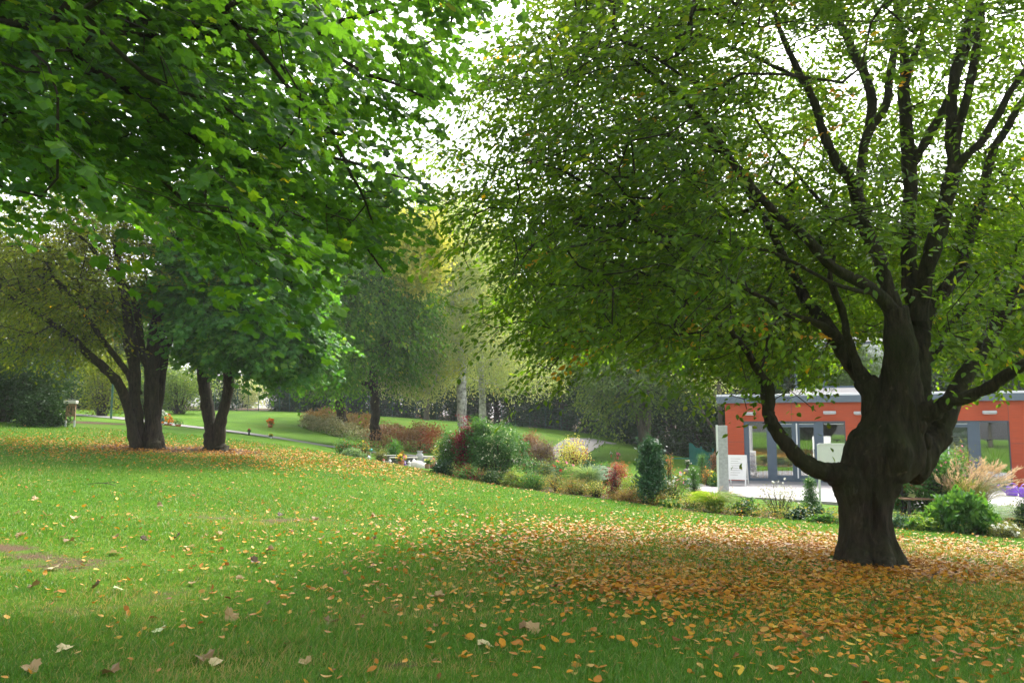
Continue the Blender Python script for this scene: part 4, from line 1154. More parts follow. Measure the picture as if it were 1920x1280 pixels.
def door_group(xs_frame, panes, top, name):
    fr = boxes(name, [(((a + b) / 2, .11, top / 2), (b - a, .12, top)) for a, b in xs_frame] + [(((xs_frame[0][0] + xs_frame[-1][1]) / 2, .11, top - .03), (xs_frame[-1][1] - xs_frame[0][0], .124, .06)),
                      (((xs_frame[0][0] + xs_frame[-1][1]) / 2, .11, .05), (xs_frame[-1][1] - xs_frame[0][0], .124, .10))], M['frame_grey'], BLD)
    for a, b, kind in panes:
        boxes('pane', [(((a + b) / 2, .13, top / 2), (b - a, .02, top - .12))], M['glass'], fr)
        if kind == 'door':
            boxes('door_leaf', [(((a + b) / 2, .075, top - .16), (b - a, .05, .14)), (((a + b) / 2, .075, .17), (b - a, .05, .12)), ((a + .02, .0751, top / 2), (.04, .05, top - .4)), ((b - .02, .0751, top / 2), (.04, .05, top - .4))], M['frame_grey'], fr)
        if kind != 'plain':
            boxes('vent_strip', [(((a + b) / 2, .02 if kind == 'x' else .045, top - .11), (b - a - .06, .02, .03))], M['light_metal'], fr)
    return fr


q = lx
d1 = door_group([(q(1397.5), q(1407)), (q(1440.5), q(1456.5)), (q(1490), q(1501)), (q(1532), q(1548)), (q(1588.5), q(1590))],
                [(q(1407), q(1440.5), 'plain'), (q(1456.5), q(1490), 'door'), (q(1501), q(1532), 'door'), (q(1548), q(1588.5), 'side')], DH, 'glass_door')
boxes('door_handle', [((q(1497.5), -.06, 1.16), (.05, .04, 2.05))], M['white_metal'], d1, .01)
boxes('curtain_rail', [((q(1406.5), .2, 1.13), (.05, .03, 2.1))], M['white_metal'], d1)
d2 = door_group([(q(1722), q(1726)), (q(1766), q(1783)), (q(1823), q(1844)), (q(1899), q(1900))],
                [(q(1726), q(1766), 'plain'), (q(1784), q(1823), 'door'), (q(1844), q(1899), 'plain')], DH, 'glass_door')
boxes('door_handle', [((q(1782), -.06, 1.16), (.05, .04, 2.05))], M['white_metal'], d2, .01)


def bird_decal(x, z, s, parent):
    pts = [(-1, .35), (-.45, .25), (-.12, .12), (0, .3), (.12, .14), (.5, .3), (1.05, .22), (.55, .08), (.18, -.06), (.05, -.42), (-.08, -.4), (-.12, -.06), (-.55, .06)]
    n = len(pts)
    v = [(x + a * s, .112, z + b * s) for a, b in pts] + [(x + a * s, .116, z + b * s) for a, b in pts] + [(x, .110, z), (x, .118, z)]
    f = [(i, (i + 1) % n, 2 * n) for i in range(n)] + [(n + (i + 1) % n, n + i, 2 * n + 1) for i in range(n)] + [((i + 1) % n, i, n + i) for i in range(n)]
    mesh_np('bird_silhouette', v, A(f), M['iron'], parent, local=True)


bird_decal(q(1858), 1.58, .17, d2); bird_decal(q(1573), 1.55, .14, d1)
boxes('posted_notice', [((q(1806), .3, 1.42), (.5, .02, .85)), ], M['white_paint'], d2)
boxes('posted_text', [((q(1806), .285, 1.42 + k * .09), (.36 - .05 * (k % 3), .01, .02)) for k in range(-3, 4)], M['pale_lettering'], d2)


def wall_lamp(px, z, lab):
    t = thing('wall_lamp', lab, 'lamp', bl + bdir * lx(px) - bnorm * .004 + A([0, 0, z]), BROT, 'lamps along the red wall')
    v, f = lathe([(0, -.30), (.035, -.30), (.062, -.28), (.062, .28), (.035, .30), (0, .30)], 14)
    v = v[:, [2, 0, 1]] * A([.75, 1, 1]) + A([0, -.11, 0])
    mesh_np('lamp_housing', v, f, M['light_metal'], t, local=True, smooth=True)
    boxes('mounting_plate', [((0, -.03, 0), (.2, .06, .09))], M['light_metal'], t, .008)
    boxes('diffuser', [((0, -.12, -.06), (.34, .06, .012))], M['white_paint'], t)


wall_lamp(1411, 2.56, 'grey tube lamp on the red wall above the leftmost glass pane')
wall_lamp(1561, 2.58, 'grey tube lamp on the red wall between low fork and trunk')
wall_lamp(1619, 2.56, 'small lamp on the red wall hard against the tree trunk')
wall_lamp(1863, 2.56, 'grey tube lamp on the red wall above the right-hand window')


def chair(px, y, rz, lab):
    loc = bl + bdir * lx(px) + bnorm * y + A([0, 0, .04])
    t = thing('chair', lab, 'chair', loc, BROT + rz, 'chairs behind the glass doors')
    v, f = merge([box_vf((0, 0, .45), (.46, .44, .07))]); o = mesh_np('seat', v, f, M['chair_blue'], t, local=True)
    m = o.modifiers.new('b', 'BEVEL'); m.width = .025; m.segments = 3
    V = []
    for i in range(9):
        a = (i - 4) / 4
        for z, s in ((.55, .8), (.68, 1), (.80, 1), (.90, .72)):
            V.append((a * .25 * s, .2 + .05 * (1 - a * a) + .02, z)); 
    V2 = V + [(x, y_ + .04, z) for x, y_, z in V]; n = 36
    F = [(i * 4 + j, (i + 1) * 4 + j, (i + 1) * 4 + j + 1, i * 4 + j + 1) for i in range(8) for j in range(3)]
    F += [tuple(n + k for k in q_[::-1]) for q_ in F] + [(i * 4, n + i * 4, n + (i + 1) * 4, (i + 1) * 4) for i in range(8)] + [(i * 4 + 3, (i + 1) * 4 + 3, n + (i + 1) * 4 + 3, n + i * 4 + 3) for i in range(8)]
    mesh_np('backrest', V2, A(F), M['chair_blue'], t, local=True, smooth=True)
    for sx in (-1, 1):
        for sy in (-1, 1):
            v, f = tube([(A([[sx * .2, sy * .19, .42 if sy < 0 else .78], [sx * .21, sy * .20, .4], [sx * .23, sy * .22, 0]]), [.016, .018, .014])], 6)
            mesh_np('leg', v, f, M['wood_pale'], t, local=True)


chair(1413, .95, 2.6, 'blue chair with wooden legs at the far left pane')
chair(1428, .8, 2.9, 'blue chair with wooden legs in the left pane, nearer the grey post')
chair(1466, .75, 3.3, 'blue chair in the second pane with its back to the post')
chair(1481, 1.2, 2.2, 'blue chair in the second pane, turned away beside the low tree limb')
chair(1443, 1.8, 0.4, 'blue chair standing deeper in the room behind the others')


def palm(px, y, h, pot, lab, name='potted_palm', n=26, mat='grass_green', arch=.5):
    loc = bl + bdir * lx(px) + bnorm * y + A([0, 0, .04])
    t = thing(name, lab, 'potted plant', loc)
    v, f = lathe([(0, 0), (.14, 0), (.19, .28), (.2, .3), (.17, .3), (.16, .26), (0, .26)], 16); mesh_np('pot', v, f, M[pot], t, local=True, smooth=True)
    rs = np.random.RandomState(int(px)); pl = []
    for i in range(n):
        a = rs.uniform(0, 6.28); l = h * rs.uniform(.6, 1.1); o = rs.uniform(.1, arch)
        tt = np.linspace(0, 1, 7)
        pl.append((np.stack([math.cos(a) * o * tt ** 1.7, math.sin(a) * o * tt ** 1.7, .28 + l * tt - l * .35 * o * tt ** 3], -1), np.interp(tt, [0, .4, 1], [.008, .018, .003])))
    v, f = tube(pl, 4); v_ = v
    mesh_np('fronds', v_, f, M[mat], t, local=True, attr=np.full(len(v_), .4))


M['grass_green'] = leaf_mat('grass_green', [(.05, .13, .02), (.10, .22, .03), (.2, .3, .05)], trans=.3)
palm(1516, .8, 1.5, 'stone_dark', 'tall green potted palm behind the glass of the middle door')
palm(1877, .7, 1.2, 'terracotta', 'grassy green plant in an orange clay pot behind the right window')
t = thing('lantern', 'dark lantern standing beside the clay pot behind the right window', 'lantern', bl + bdir * lx(1893) + bnorm * .55 + A([0, 0, .04]), BROT)
boxes('lantern_body', [((0, 0, .03), (.24, .24, .06)), ((0, 0, .42), (.24, .24, .05))] + [((sx * .1, sy * .1, .22), (.02, .02, .38)) for sx in (-1, 1) for sy in (-1, 1)], M['iron'], t)
v, f = lathe([(.15, .44), (.06, .58), (.02, .66), (0, .66)], 12); mesh_np('lantern_roof', v, f, M['iron'], t, local=True)
v, f = lathe([(0, .06), (.05, .06), (.05, .24), (0, .24)], 12); mesh_np('candle', v, f, M['white_paint'], t, local=True)
t = thing('cabinet', 'low white drawer cabinet behind the right window', 'cabinet', bl + bdir * lx(1858) + bnorm * 1.3 + A([0, 0, .04]), BROT)
boxes('cabinet_body', [((0, 0, .4), (.8, .4, .8))], M['white_paint'], t, .01)
for k in range(3): boxes('drawer_front', [((0, -.21, .15 + k * .26), (.74, .02, .23))], M['interior'], t, .006)


# ---------------- standing things round the terrace
def at_terr(px, py): return onz(px, py)


p = at_terr(1357, 923); t = thing('stele', 'tall pale grey stone stele standing before the left end of the red building', 'stele', p, -.12)
w = .30
boxes('stone_shaft', [((0, 0, 1.04), (.30, .24, 2.1))], M['stone_grey'], t, .01)
boxes('polished_edge', [((-.162, -.002, 1.05), (.035, .25, 2.12))], M['white_metal'], t, .004)
p = base(1228, 26.5, 900); t = thing('small_stele', 'short framed grey stele rising behind the upright juniper', 'stele', p, -.1)
zt = P(1228, 824, 26.5)[2] - p[2]
boxes('stone_shaft', [((0, 0, zt / 2 - .2), (.22, .16, zt + .36))], M['stone_grey'], t, .006)
boxes('pale_edge', [((-.12, 0, zt / 2 - .2), (.025, .18, zt + .40)), ((.12, 0, zt / 2 - .2), (.025, .18, zt + .40)), ((0, 0, zt + .01), (.215, .18, .03))], M['white_paint'], t)

p = at_terr(1384, 909); t = thing('sandwich_board', 'white folding sandwich board with faint lines of writing beside the red wall', 'sign', p, -.5)
for s in (-1, 1):
    ty = s * .24
    V = []
    def slab(x0, x1, z0, z1, th, off=0.):
        out = []
        for xx in (x0, x1):
            for zz in (z0, z1):
                yb = ty * (1 - zz / 1.08)
                out += [(xx, yb - th / 2 + off * s, zz), (xx, yb + th / 2 + off * s, zz)]
        f = A([[0, 1, 3, 2], [4, 6, 7, 5], [0, 4, 5, 1], [2, 3, 7, 6], [0, 2, 6, 4], [1, 5, 7, 3]])
        return A(out), f
    v, f = merge([slab(-.3, .3, .24, 1.0, .015)]); o = mesh_np('board', v, f, M['white_paint'] if s < 0 else M['stone_grey'], t, local=True)
    v, f = merge([slab(-.33, -.29, 0, 1.06, .03), slab(.29, .33, 0, 1.06, .03), slab(-.29, .29, 1.0, 1.06, .03), slab(-.29, .29, .20, .24, .03)]); mesh_np('board_frame', v, f, M['white_paint'], t, local=True)
    if s < 0:
        v, f = merge([slab(-.22, .12 + .08 * (k % 3 - 1), .36 + k * .08, .372 + k * .08, .004, .011) for k in range(8)]); mesh_np('lettering', v, f, M['pale_lettering'], t, local=True)

p = base(1567, 21.5, 940); t = thing('notice_board', 'blank white notice board on two posts between low limb and trunk', 'sign', p, -.08)
zb0 = P(1567, 874, 21.5)[2] - p[2]; zb1 = P(1567, 833, 21.5)[2] - p[2]
boxes('panel', [((0, 0, (zb0 + zb1) / 2), (.76, .04, zb1 - zb0))], M['white_paint'], t, .006)
for sx in (-1, 1): boxes('post', [((sx * .40, 0, zb1 / 2 - .05), (.045, .06, zb1 + .12))], M['white_metal'], t, .005)
boxes('panel_rim', [((0, 0, zb1 + .015), (.75, .06, .03)), ((0, 0, zb0 - .015), (.75, .06, .03))], M['white_metal'], t)

# teal fence with a wavy top
p = base(1295, 41, 868)
t = thing('teal_fence', 'short teal green fence of upright boards with a wavy top edge', 'fence', p)
p2 = base(1362, 37, 870) - p
L_ = np.linalg.norm(p2[:2]); n = 26
zt0 = P(1297, 832, 41)[2] - p[2]
bb = []
for i in range(n):
    s = i / (n - 1); q_ = p2 * s
    wave = .22 * abs(math.sin(s * math.pi * 3.2 + 1.45)) 
    h_ = zt0 * (.78 + .25 * (1 - s)) * .93 + wave * .4 - .1 * math.sin(s * math.pi)
    zz = G(p[0] + q_[0], p[1] + q_[1]) - p[2]
    bb.append(((q_[0], q_[1], zz + h_ / 2), (L_ / n * .78, .04, h_)))
boxes('boards', bb, M['teal_paint'], t)
boxes('rail', [((p2[0] / 2, p2[1] / 2 + .05, .35), (L_ * .9, .05, .06))], M['teal_paint'], t)
for i in range(4):
    q_ = p2 * (i / 3); zz = G(p[0] + q_[0], p[1] + q_[1]) - p[2]
    boxes('post', [((q_[0], q_[1] + .08, zz + .45), (.07, .07, 1.1))], M['teal_paint'], t)

# wire mesh fence along the wood
def wire_fence(px0, D0, px1, D1, lab, h=1.7, n=10, group=None, verticals=5):
    a = base(px0, D0, 800); b_ = base(px1, D1, 800)
    t = thing('wire_fence', lab, 'fence', a, group=group)
    pts = [a + (b_ - a) * s for s in np.linspace(0, 1, n)]
    for q_ in pts: q_[2] = G(q_[0], q_[1])
    for q_ in pts:
        v, f = tube([(A([q_, q_ + A([0, 0, h + .05])]), [.03, .03])], 6); mesh_np('post', v, f, M['green_wire'], t)
    W = []
    for z in np.linspace(.08, h, 9):
        W.append((A([q_ + A([0, 0, z]) for q_ in pts]), [.008] * n))
    for i in range(n - 1):
        for s in np.linspace(0, 1, verticals * 2 + 2)[1:-1]:
            q_ = pts[i] * (1 - s) + pts[i + 1] * s; W.append((A([q_ + A([0, 0, .05]), q_ + A([0, 0, h])]), [.006, .006]))
    v, f = tube(W, 3); mesh_np('wire_mesh', v, f, M['green_wire'], t)


wire_fence(940, 70.5, 1150, 60.5, 'stretch of dark wire fence along the top of the lawn behind the birches', n=8)
wire_fence(1152, 60.3, 1300, 50.3, 'stretch of dark wire fence running down behind the alder', n=7)
wire_fence(400, 61.5, 560, 67.5, 'tall wire fence at the bright gap between the left trees', h=3.4, n=9, verticals=3)
wire_fence(560, 67.7, 900, 72, 'low wire fence in the dark below the lindens', n=9)
p = base(208, 39.8, 785); t = thing('green_post', 'slim dark green post beside the upper path', 'post', p)
v, f = tube([(A([p, p + A([0, 0, 2.2])]), [.05, .05])], 8); mesh_np('shaft', v, f, M['green_wire'], t)
v, f = lathe([(.055, 2.18), (.06, 2.22), (0, 2.26)], 10); mesh_np('cap', v, f, M['green_wire'], t, local=True)

# wooden information sign at the thicket
p = base(131, 28, 800); t = thing('wooden_sign', 'weathered wooden information sign with pale little roof at the dark thicket', 'sign', p, .1)
s_ = 28 / FPX
boxes('board', [((0, 0, .60), (.26, .04, .46))], M['sign_wood'], t, .004)
for sx in (-1, 1):
    boxes('post', [((sx * .145, 0, .42), (.035, .05, .86))], M['sign_wood'], t)
    boxes('post_foot', [((sx * .145, 0, .10), (.045, .06, .26))], M['light_metal'], t)
boxes('sign_roof', [((.0, -.02, .86), (.41, .22, .11))], M['stone_pale'], t, .01)
boxes('carved_sign', [((-.07, -.024, .66), (.02, .008, .14)), ((.03, -.024, .62), (.02, .008, .2)), ((-.03, -.024, .52), (.12, .008, .02)), ((.08, -.024, .70), (.05, .008, .02))], M['dark_lettering'], t)

# bench
p = onz(1742, 962, -.5); p[2] = G(p[0], p[1]); t = thing('bench', 'weathered wooden park bench half hidden by shrubs right of the trunk', 'bench', p, -.06)
boxes('seat', [((0, -.22 + k * .13, .43), (1.35, .11, .035)) for k in range(3)], M['bench_wood'], t, .004)
boxes('backrest', [((0, .26, .62 + k * .13), (1.35, .03, .11)) for k in range(2)], M['bench_wood'], t, .004)
for sx in (-.55, .55):
    boxes('leg', [((sx, -.2, .2), (.06, .06, .42)), ((sx, .2, .38), (.06, .06, .78)), ((sx, 0, .38), (.06, .4, .05))], M['iron'], t)


def watering_can(px, py, rz, lab):
    t = thing('watering_can', lab, 'watering can', at_terr(px, py), rz, 'purple watering cans by the wall')
    v, f = lathe([(0, 0), (.135, 0), (.14, .02), (.135, .22), (.12, .27), (.07, .275)], 18); v = v * A([1.15, .85, 1]); mesh_np('can_body', v, f, M['purple_plastic'], t, local=True, smooth=True)
    a = np.linspace(-.3, math.pi + .1, 12)
    v, f = tube([(np.stack([.14 * np.cos(a) + .02, 0 * a, .24 + .13 * np.sin(a)], -1), [.014] * 12)], 8); mesh_np('handle', v, f, M['purple_plastic'], t, local=True, smooth=True)
    s = mesh_np('spout', *tube([(A([[-.13, 0, .06], [-.24, 0, .16], [-.34, 0, .27]]), [.03, .02, .016])], 8), M['purple_plastic'], t, local=True, smooth=True)
    v, f = lathe([(.016, 0), (.05, .04), (.05, .05), (0, .05)], 12); v = v @ A([[.7, 0, .7], [0, 1, 0], [-.7, 0, .7]]) + A([-.34, 0, .27]); mesh_np('rose', v, f, M['purple_plastic'], s, local=True)


watering_can(1898, 929, -.2, 'purple watering can on the paving, the left one of the pair')
watering_can(1921, 931, .3, 'purple watering can cut by the right edge of the picture')
# grey ball in the far flower bed
p = at_terr(1287, 893); t = thing('stone_ball', 'round grey brown stone ball among the yellow flowers', 'stone ball', p)
a = np.linspace(-math.pi / 2, math.pi / 2, 13)
v, f = lathe([(max(.001, .155 * math.cos(x)), .17 + .155 * math.sin(x)) for x in a], 20); mesh_np('ball', v, f, solid('ball_stone', (.16, .12, .11), .5, .2), t, local=True, smooth=True)
v, f = lathe([(.0, 0), (.09, 0), (.07, .03), (0, .03)], 14); mesh_np('foot', v, f, M['stone_grey'], t, local=True)


# ------------------------------------------------------------------ shrubs and flowers
def lm(name, cols, **k):
    k.setdefault('spec', .2); M[name] = leaf_mat(name, cols, **k); return name


lm('variegated', [(.03, .09, .03), (.05, .14, .04), (.09, .2, .06), (.6, .62, .5)], pos=[0, .5, .78, .9], trans=.25)
lm('maroon', [(.09, .012, .02), (.2, .02, .035), (.32, .05, .04)], trans=.35, tcol=(1.6, 1.2, 1))
lm('mid_green', [(.03, .09, .025), (.06, .16, .035), (.11, .22, .05)], trans=.3)
lm('dark_conifer', [(.012, .04, .018), (.025, .075, .03), (.05, .12, .045)], trans=.1)
lm('juniper', [(.03, .08, .05), (.05, .13, .07), (.09, .18, .09)], trans=.1)
lm('ochre', [(.14, .13, .03), (.28, .22, .05), (.42, .28, .07)], trans=.3, tcol=(1.3, 1.2, .8))
lm('olive', [(.07, .09, .03), (.14, .16, .05), (.24, .24, .09)], trans=.3)
lm('blue_grey_grass', [(.08, .15, .09), (.15, .24, .14), (.28, .36, .22)], trans=.25)
lm('bright_grass', [(.08, .16, .02), (.17, .27, .04), (.32, .38, .09)], trans=.3)
lm('beige_plume', [(.36, .24, .14), (.55, .4, .25), (.68, .52, .36)], trans=.3, tcol=(1.2, 1.1, .9))
lm('heath_brown', [(.12, .07, .035), (.25, .13, .06), (.36, .17, .07), (.3, .24, .08)], trans=.2, tcol=(1.3, 1.1, .8))
lm('heath_red', [(.25, .04, .03), (.42, .09, .04), (.5, .2, .06)], trans=.25, tcol=(1.3, 1.1, .8))
lm('heath_grey', [(.13, .15, .07), (.25, .25, .12), (.4, .37, .2)], trans=.2, tcol=(1.3, 1.2, .8))
lm('heath_ochre', [(.14, .11, .03), (.3, .2, .05), (.38, .2, .07)], trans=.2, tcol=(1.3, 1.1, .8))
lm('purple_brown', [(.06, .045, .05), (.14, .09, .085), (.2, .15, .1)], trans=.2)
lm('yellow_fl', [(.7, .5, .02), (.85, .7, .06)], trans=.3, tcol=(1, 1, .8))
lm('pale_yellow', [(.4, .42, .08), (.65, .6, .13), (.75, .7, .25)], trans=.35, tcol=(1.1, 1.1, .8))
lm('white_fl', [(.7, .7, .62), (.85, .85, .8)], trans=.3, tcol=(1, 1, 1))
lm('red_fl', [(.6, .015, .03), (.8, .05, .06)], trans=.3, tcol=(1.1, 1, 1))
lm('pink_fl', [(.75, .1, .25), (.85, .35, .45)], trans=.3, tcol=(1.1, 1, 1))
lm('orange_fl', [(.8, .2, .02), (.9, .38, .06)], trans=.3, tcol=(1.1, 1, 1))
lm('lilac_fl', [(.4, .3, .65), (.6, .5, .8)], trans=.3, tcol=(1, 1, 1))
lm('cream_green', [(.5, .56, .2), (.68, .7, .4)], trans=.3, tcol=(1, 1, .9))
lm('rust', [(.3, .09, .03), (.5, .2, .05)], trans=.3, tcol=(1.2, 1, .8))
_seed = [100]


def flowers_on(pos, n, size, mat, root, rs, up=.8, name='flowers'):
    idx = rs.randint(0, len(pos), n)
    p = pos[idx] + rs.normal(0, .01, (n, 3)) + A([0, -.02, .03])
    nn = norm(rs.normal(0, .5, (n, 3)) + A([0, -.4, up]))
    R = frames(norm(np.cross(nn, rs.normal(size=(n, 3)))), nn)
    return cloud(name, FLOWER, p, R, size * rs.uniform(.7, 1.2, n), rs.uniform(0, 1, n), M[mat], root)


def shrub(name, label, cat, px, by, ty, wpx, D, mat, K=26, size=.055, dens=1., depth=.8, squash=.8, updown=.4, hang=0., tmpl=LEAF, flower=None, group=None,
          shape='bush', stemmat='twig', prad=.16, second=None):
    _seed[0] += 1; rs = np.random.RandomState(_seed[0])
    b = base(px, D, by)
    top = P(px, ty, D)[2]; h = max(top - b[2], .12); w = wpx * D / FPX
    root = thing(name, label, cat, b, group=group)
    pr = min(prad, h * .3, w * .3)
    vol = w * w * depth * h
    n = int(np.clip(26 * dens * (w * h) / (pr * pr * 6) , 14, 260))
    if shape == 'bush':
        cl = ell_points(rs, (0, 0, h * .5), (w / 2 - pr * .4, w / 2 * depth - pr * .3, h * .5 - pr * .2), n, .38)
    elif shape == 'cone':
        z = rs.uniform(0, 1, n) ** 1.3; a = rs.uniform(0, 6.28, n); r = (1 - z ** 1.25) * w / 2 * .92 * rs.uniform(.75, 1, n)
        cl = np.stack([r * np.cos(a), r * np.sin(a), .03 + z * h * .97], -1)
    elif shape == 'upright':
        z = rs.uniform(0, 1, n); a = rs.uniform(0, 6.28, n); r = w / 2 * (.55 + .45 * np.sin(z * 2.6 + .4)) * (1.05 - .5 * z) * rs.uniform(.2, 1, n)
        cl = np.stack([r * np.cos(a), r * np.sin(a), .05 + z * h * .93], -1)
    elif shape == 'mound':
        cl = ell_points(rs, (0, 0, 0), (w / 2 - pr * .4, w / 2 * depth, h - pr * .4), n * 2, .3); cl = cl[cl[:, 2] > .02]
    if shape in ('bush', 'mound', 'upright'):
        cl = cl * (1 + A([1, 1, .7]) * rs.normal(0, .09, (len(cl), 1)))
        k_ = rs.permutation(len(cl))[:max(5, len(cl) // 7)]
        sh = [cl[k_] + norm(cl[k_] - A([0, 0, h * .2]) + A([0, 0, h * .35])) * pr * q_ for q_ in (.9, 1.5)]
        n_main = len(cl)
    cl = cl[cl[:, 2] > 0.02] + b
    if shape in ('bush', 'mound', 'upright'):
        shoots = np.concatenate(sh); shoots = shoots[shoots[:, 2] > h * .3] + b
    cl[:, 2] += G(cl[:, 0], cl[:, 1]) - b[2]
    st = stems_to(cl - b, rs, .007 if h < 1.2 else .012, n=min(len(cl), 60))
    v, f = tube(st, 4); mesh_np('stem_cluster', v, f, M[stemmat], root, local=True)
    lv = puffs(cl, pr * 1.15, rs, K, size, squash=squash, updown=updown, hang=hang)
    if shape in ('bush', 'mound', 'upright') and len(shoots):
        s2 = puffs(shoots, pr * .45, rs, K, size * .8, squash=1.4, updown=updown, hang=hang - .5)
        keep_ = np.tile(np.arange(K) < max(4, K // 3), len(shoots)); s2 = tuple(q_[keep_] for q_ in s2)
    else: s2 = None
    if s2 is not None: cloud('shoot_foliage', tmpl, *s2, M[mat], root)
    if second:
        m2, frac = second; k = rs.uniform(0, 1, len(cl)) < frac
        k = np.repeat(k, K)
        cloud('foliage', tmpl, *[a_[~k] for a_ in lv], M[mat], root)
        if k.any(): cloud('tinted_foliage', tmpl, *[a_[k] for a_ in lv], M[m2], root)
    else:
        cloud('foliage', tmpl, *lv, M[mat], root)
    for fl in ([flower] if isinstance(flower, tuple) else (flower or [])):
        mt, nf, sz = fl
        up_ = cl[cl[:, 2] > np.quantile(cl[:, 2], .45)]
        flowers_on(up_ + rs.normal(0, pr * .5, up_.shape), nf, sz, mt, root, rs)
    return root


def grass_clump(name, label, cat, px, by, ty, wpx, D, mat, n=260, width=.012, arch=.8, plume=None, group=None, lean=0., bladecurve=2.0):
    _seed[0] += 1; rs = np.random.RandomState(_seed[0])
    b = base(px, D, by); h = P(px, ty, D)[2] - b[2]; w = wpx * D / FPX
    root = thing(name, label, cat, b, group=group)
    tt = np.linspace(0, 1, 6)
    a = rs.uniform(0, 6.28, n); o = rs.uniform(.1, 1, n) ** .7 * w / 2 * arch; l = h * rs.uniform(.55, 1.05, n)
    r0 = rs.uniform(0, w * .16, n)
    ca, sa = np.cos(a), np.sin(a)
    R = r0[:, None] + o[:, None] * tt[None] ** bladecurve
    X = ca[:, None] * R + lean * h * tt[None] ** 2; Y = sa[:, None] * R
    Z = l[:, None] * (tt[None] * 1.25 - .35 * tt[None] ** 3 * (1 + .8 * (o / (w / 2))[:, None])) / .95
    sx = -sa[:, None] * width * (1 - tt[None] ** 2 * .9); sy = ca[:, None] * width * (1 - tt[None] ** 2 * .9)
    V = np.stack([np.stack([X - sx, Y - sy, Z], -1), np.stack([X + sx, Y + sy, Z + .004], -1)], 2)  # n,6,2,3
    k = np.arange(n)[:, None] * 12 + np.arange(5)[None] * 2
    F = np.stack([k, k + 1, k + 3, k + 2], -1).reshape(-1, 4)
    mesh_np('blades', V.reshape(-1, 3), F, M[mat], root, local=True, attr=np.repeat(rs.uniform(0, 1, n), 12))
    if plume:
        mt, m, pl = plume
        idx = rs.choice(n, m)
        pts, dr = [], []
        for i in idx:
            e = A([X[i, -1], Y[i, -1], Z[i, -1]]) + A([0, 0, h * rs.uniform(.02, .22)]); dd = norm(e - A([X[i, 2], Y[i, 2], Z[i, 2]]) + A([.15 * h, 0, -.08 * h]))
            s = rs.uniform(0, 1, 26)
            pts.append(e[None] + dd * (s[:, None] - .3) * pl + rs.normal(0, .012 + .01 * pl, (26, 3))); dr.append(np.repeat(dd[None], 26, 0) + rs.normal(0, .25, (26, 3)))
        pts = np.concatenate(pts); dr = norm(np.concatenate(dr))
        cloud('plumes', DIAM, pts, frames(dr, rand_dirs(rs, len(dr))), np.stack([np.full(len(dr), .04), np.full(len(dr), .13), np.full(len(dr), .05)], -1) * pl * 2.2, rs.uniform(0, 1, len(dr)), M[mt], root, local=True)
        v, f = tube([(A([[X[i, 1], Y[i, 1], Z[i, 1]], [X[i, 3], Y[i, 3], Z[i, 3]], p_]), [.004, .003, .002]) for i, p_ in zip(idx, [pts[j * 26] for j in range(m)])], 3)
        mesh_np('stalks', v, f, M[mt], root, local=True)
    return root


# --- bed along the lawn edge, from left to right
shrub('low_conifer', 'low dark green conifer spreading at the left foot of the big variegated shrub', 'shrub', 832, 898, 866, 46, 24.9, 'dark_conifer', tmpl=DIAM, size=.07, shape='mound')
shrub('pale_shrub', 'pale yellow green shrub at the left edge of the big shrub group', 'shrub', 831, 880, 826, 34, 26.8, 'pale_yellow', K=16, size=.06, dens=.7)
shrub('flowering_shrub', 'dark green shrub with small white blossoms left of the maroon one', 'shrub', 842, 895, 810, 56, 25.6, 'mid_green', flower=('white_fl', 60, .035), second=('variegated', .35))
shrub('maroon_shrub', 'tall maroon leaved shrub in the middle of the big shrub group', 'shrub', 872, 895, 789, 44, 25.4, 'maroon', second=('mid_green', .18), size=.08, K=20, dens=.9)
shrub('variegated_shrub', 'largest bush of the bed, round with white edged green leaves', 'shrub', 935, 912, 795, 122, 25.2, 'variegated', K=30, size=.075, dens=1.15)
shrub('leafy_shrub', 'fresh green upright shrub between the maroon and the largest bush', 'shrub', 898, 905, 786, 50, 25.3, 'mid_green', size=.07)
shrub('red_tinged_shrub', 'low shrub with dark red tinged leaves at the foot of the maroon one', 'shrub', 880, 902, 872, 60, 23.9, 'mid_green', second=('maroon', .35), shape='mound')
shrub('low_green_shrub', 'low green hummock below the largest bush', 'shrub', 925, 912, 882, 56, 23.4, 'dark_leaf', shape='mound')
shrub('olive_shrub', 'yellowish green low shrub at the right foot of the largest bush', 'shrub', 962, 917, 884, 44, 23.0, 'olive', shape='mound', second=('bright_grass', .4))
shrub('rounded_green_shrub', 'rounded mid green shrub right of the largest bush, on the lawn edge', 'shrub', 998, 922, 884, 60, 22.7, 'mid_green', shape='mound', dens=1.2, size=.045)
shrub('silver_leaf_shrub', 'open shrub with silvery leaves behind the rounded green one', 'shrub', 1003, 905, 860, 56, 24.5, 'variegated', K=16, dens=.7)
shrub('purple_brown_shrub', 'purple brown shrub behind the right side of the largest bush', 'shrub', 1018, 878, 828, 62, 28.5, 'purple_brown', size=.06, second=('ochre', .15))
shrub('barberry', 'brown orange topped shrub peeping over the largest bush at its right', 'shrub', 993, 872, 812, 46, 29.5, 'heath_brown', size=.06)
shrub('yellow_shrub', 'upright shrub with thin stems and bright yellow leaves in front of the grey path', 'shrub', 1078, 885, 822, 62, 26.5, 'pale_yellow', K=12, size=.06, dens=.8, second=('rust', .2))
shrub('yellow_umbel_plant', 'airy plant with flat yellow flower heads left of the yellow shrub', 'plant', 1058, 885, 822, 34, 27.2, 'bright_grass', K=8, dens=.4, flower=('yellow_fl', 40, .045))
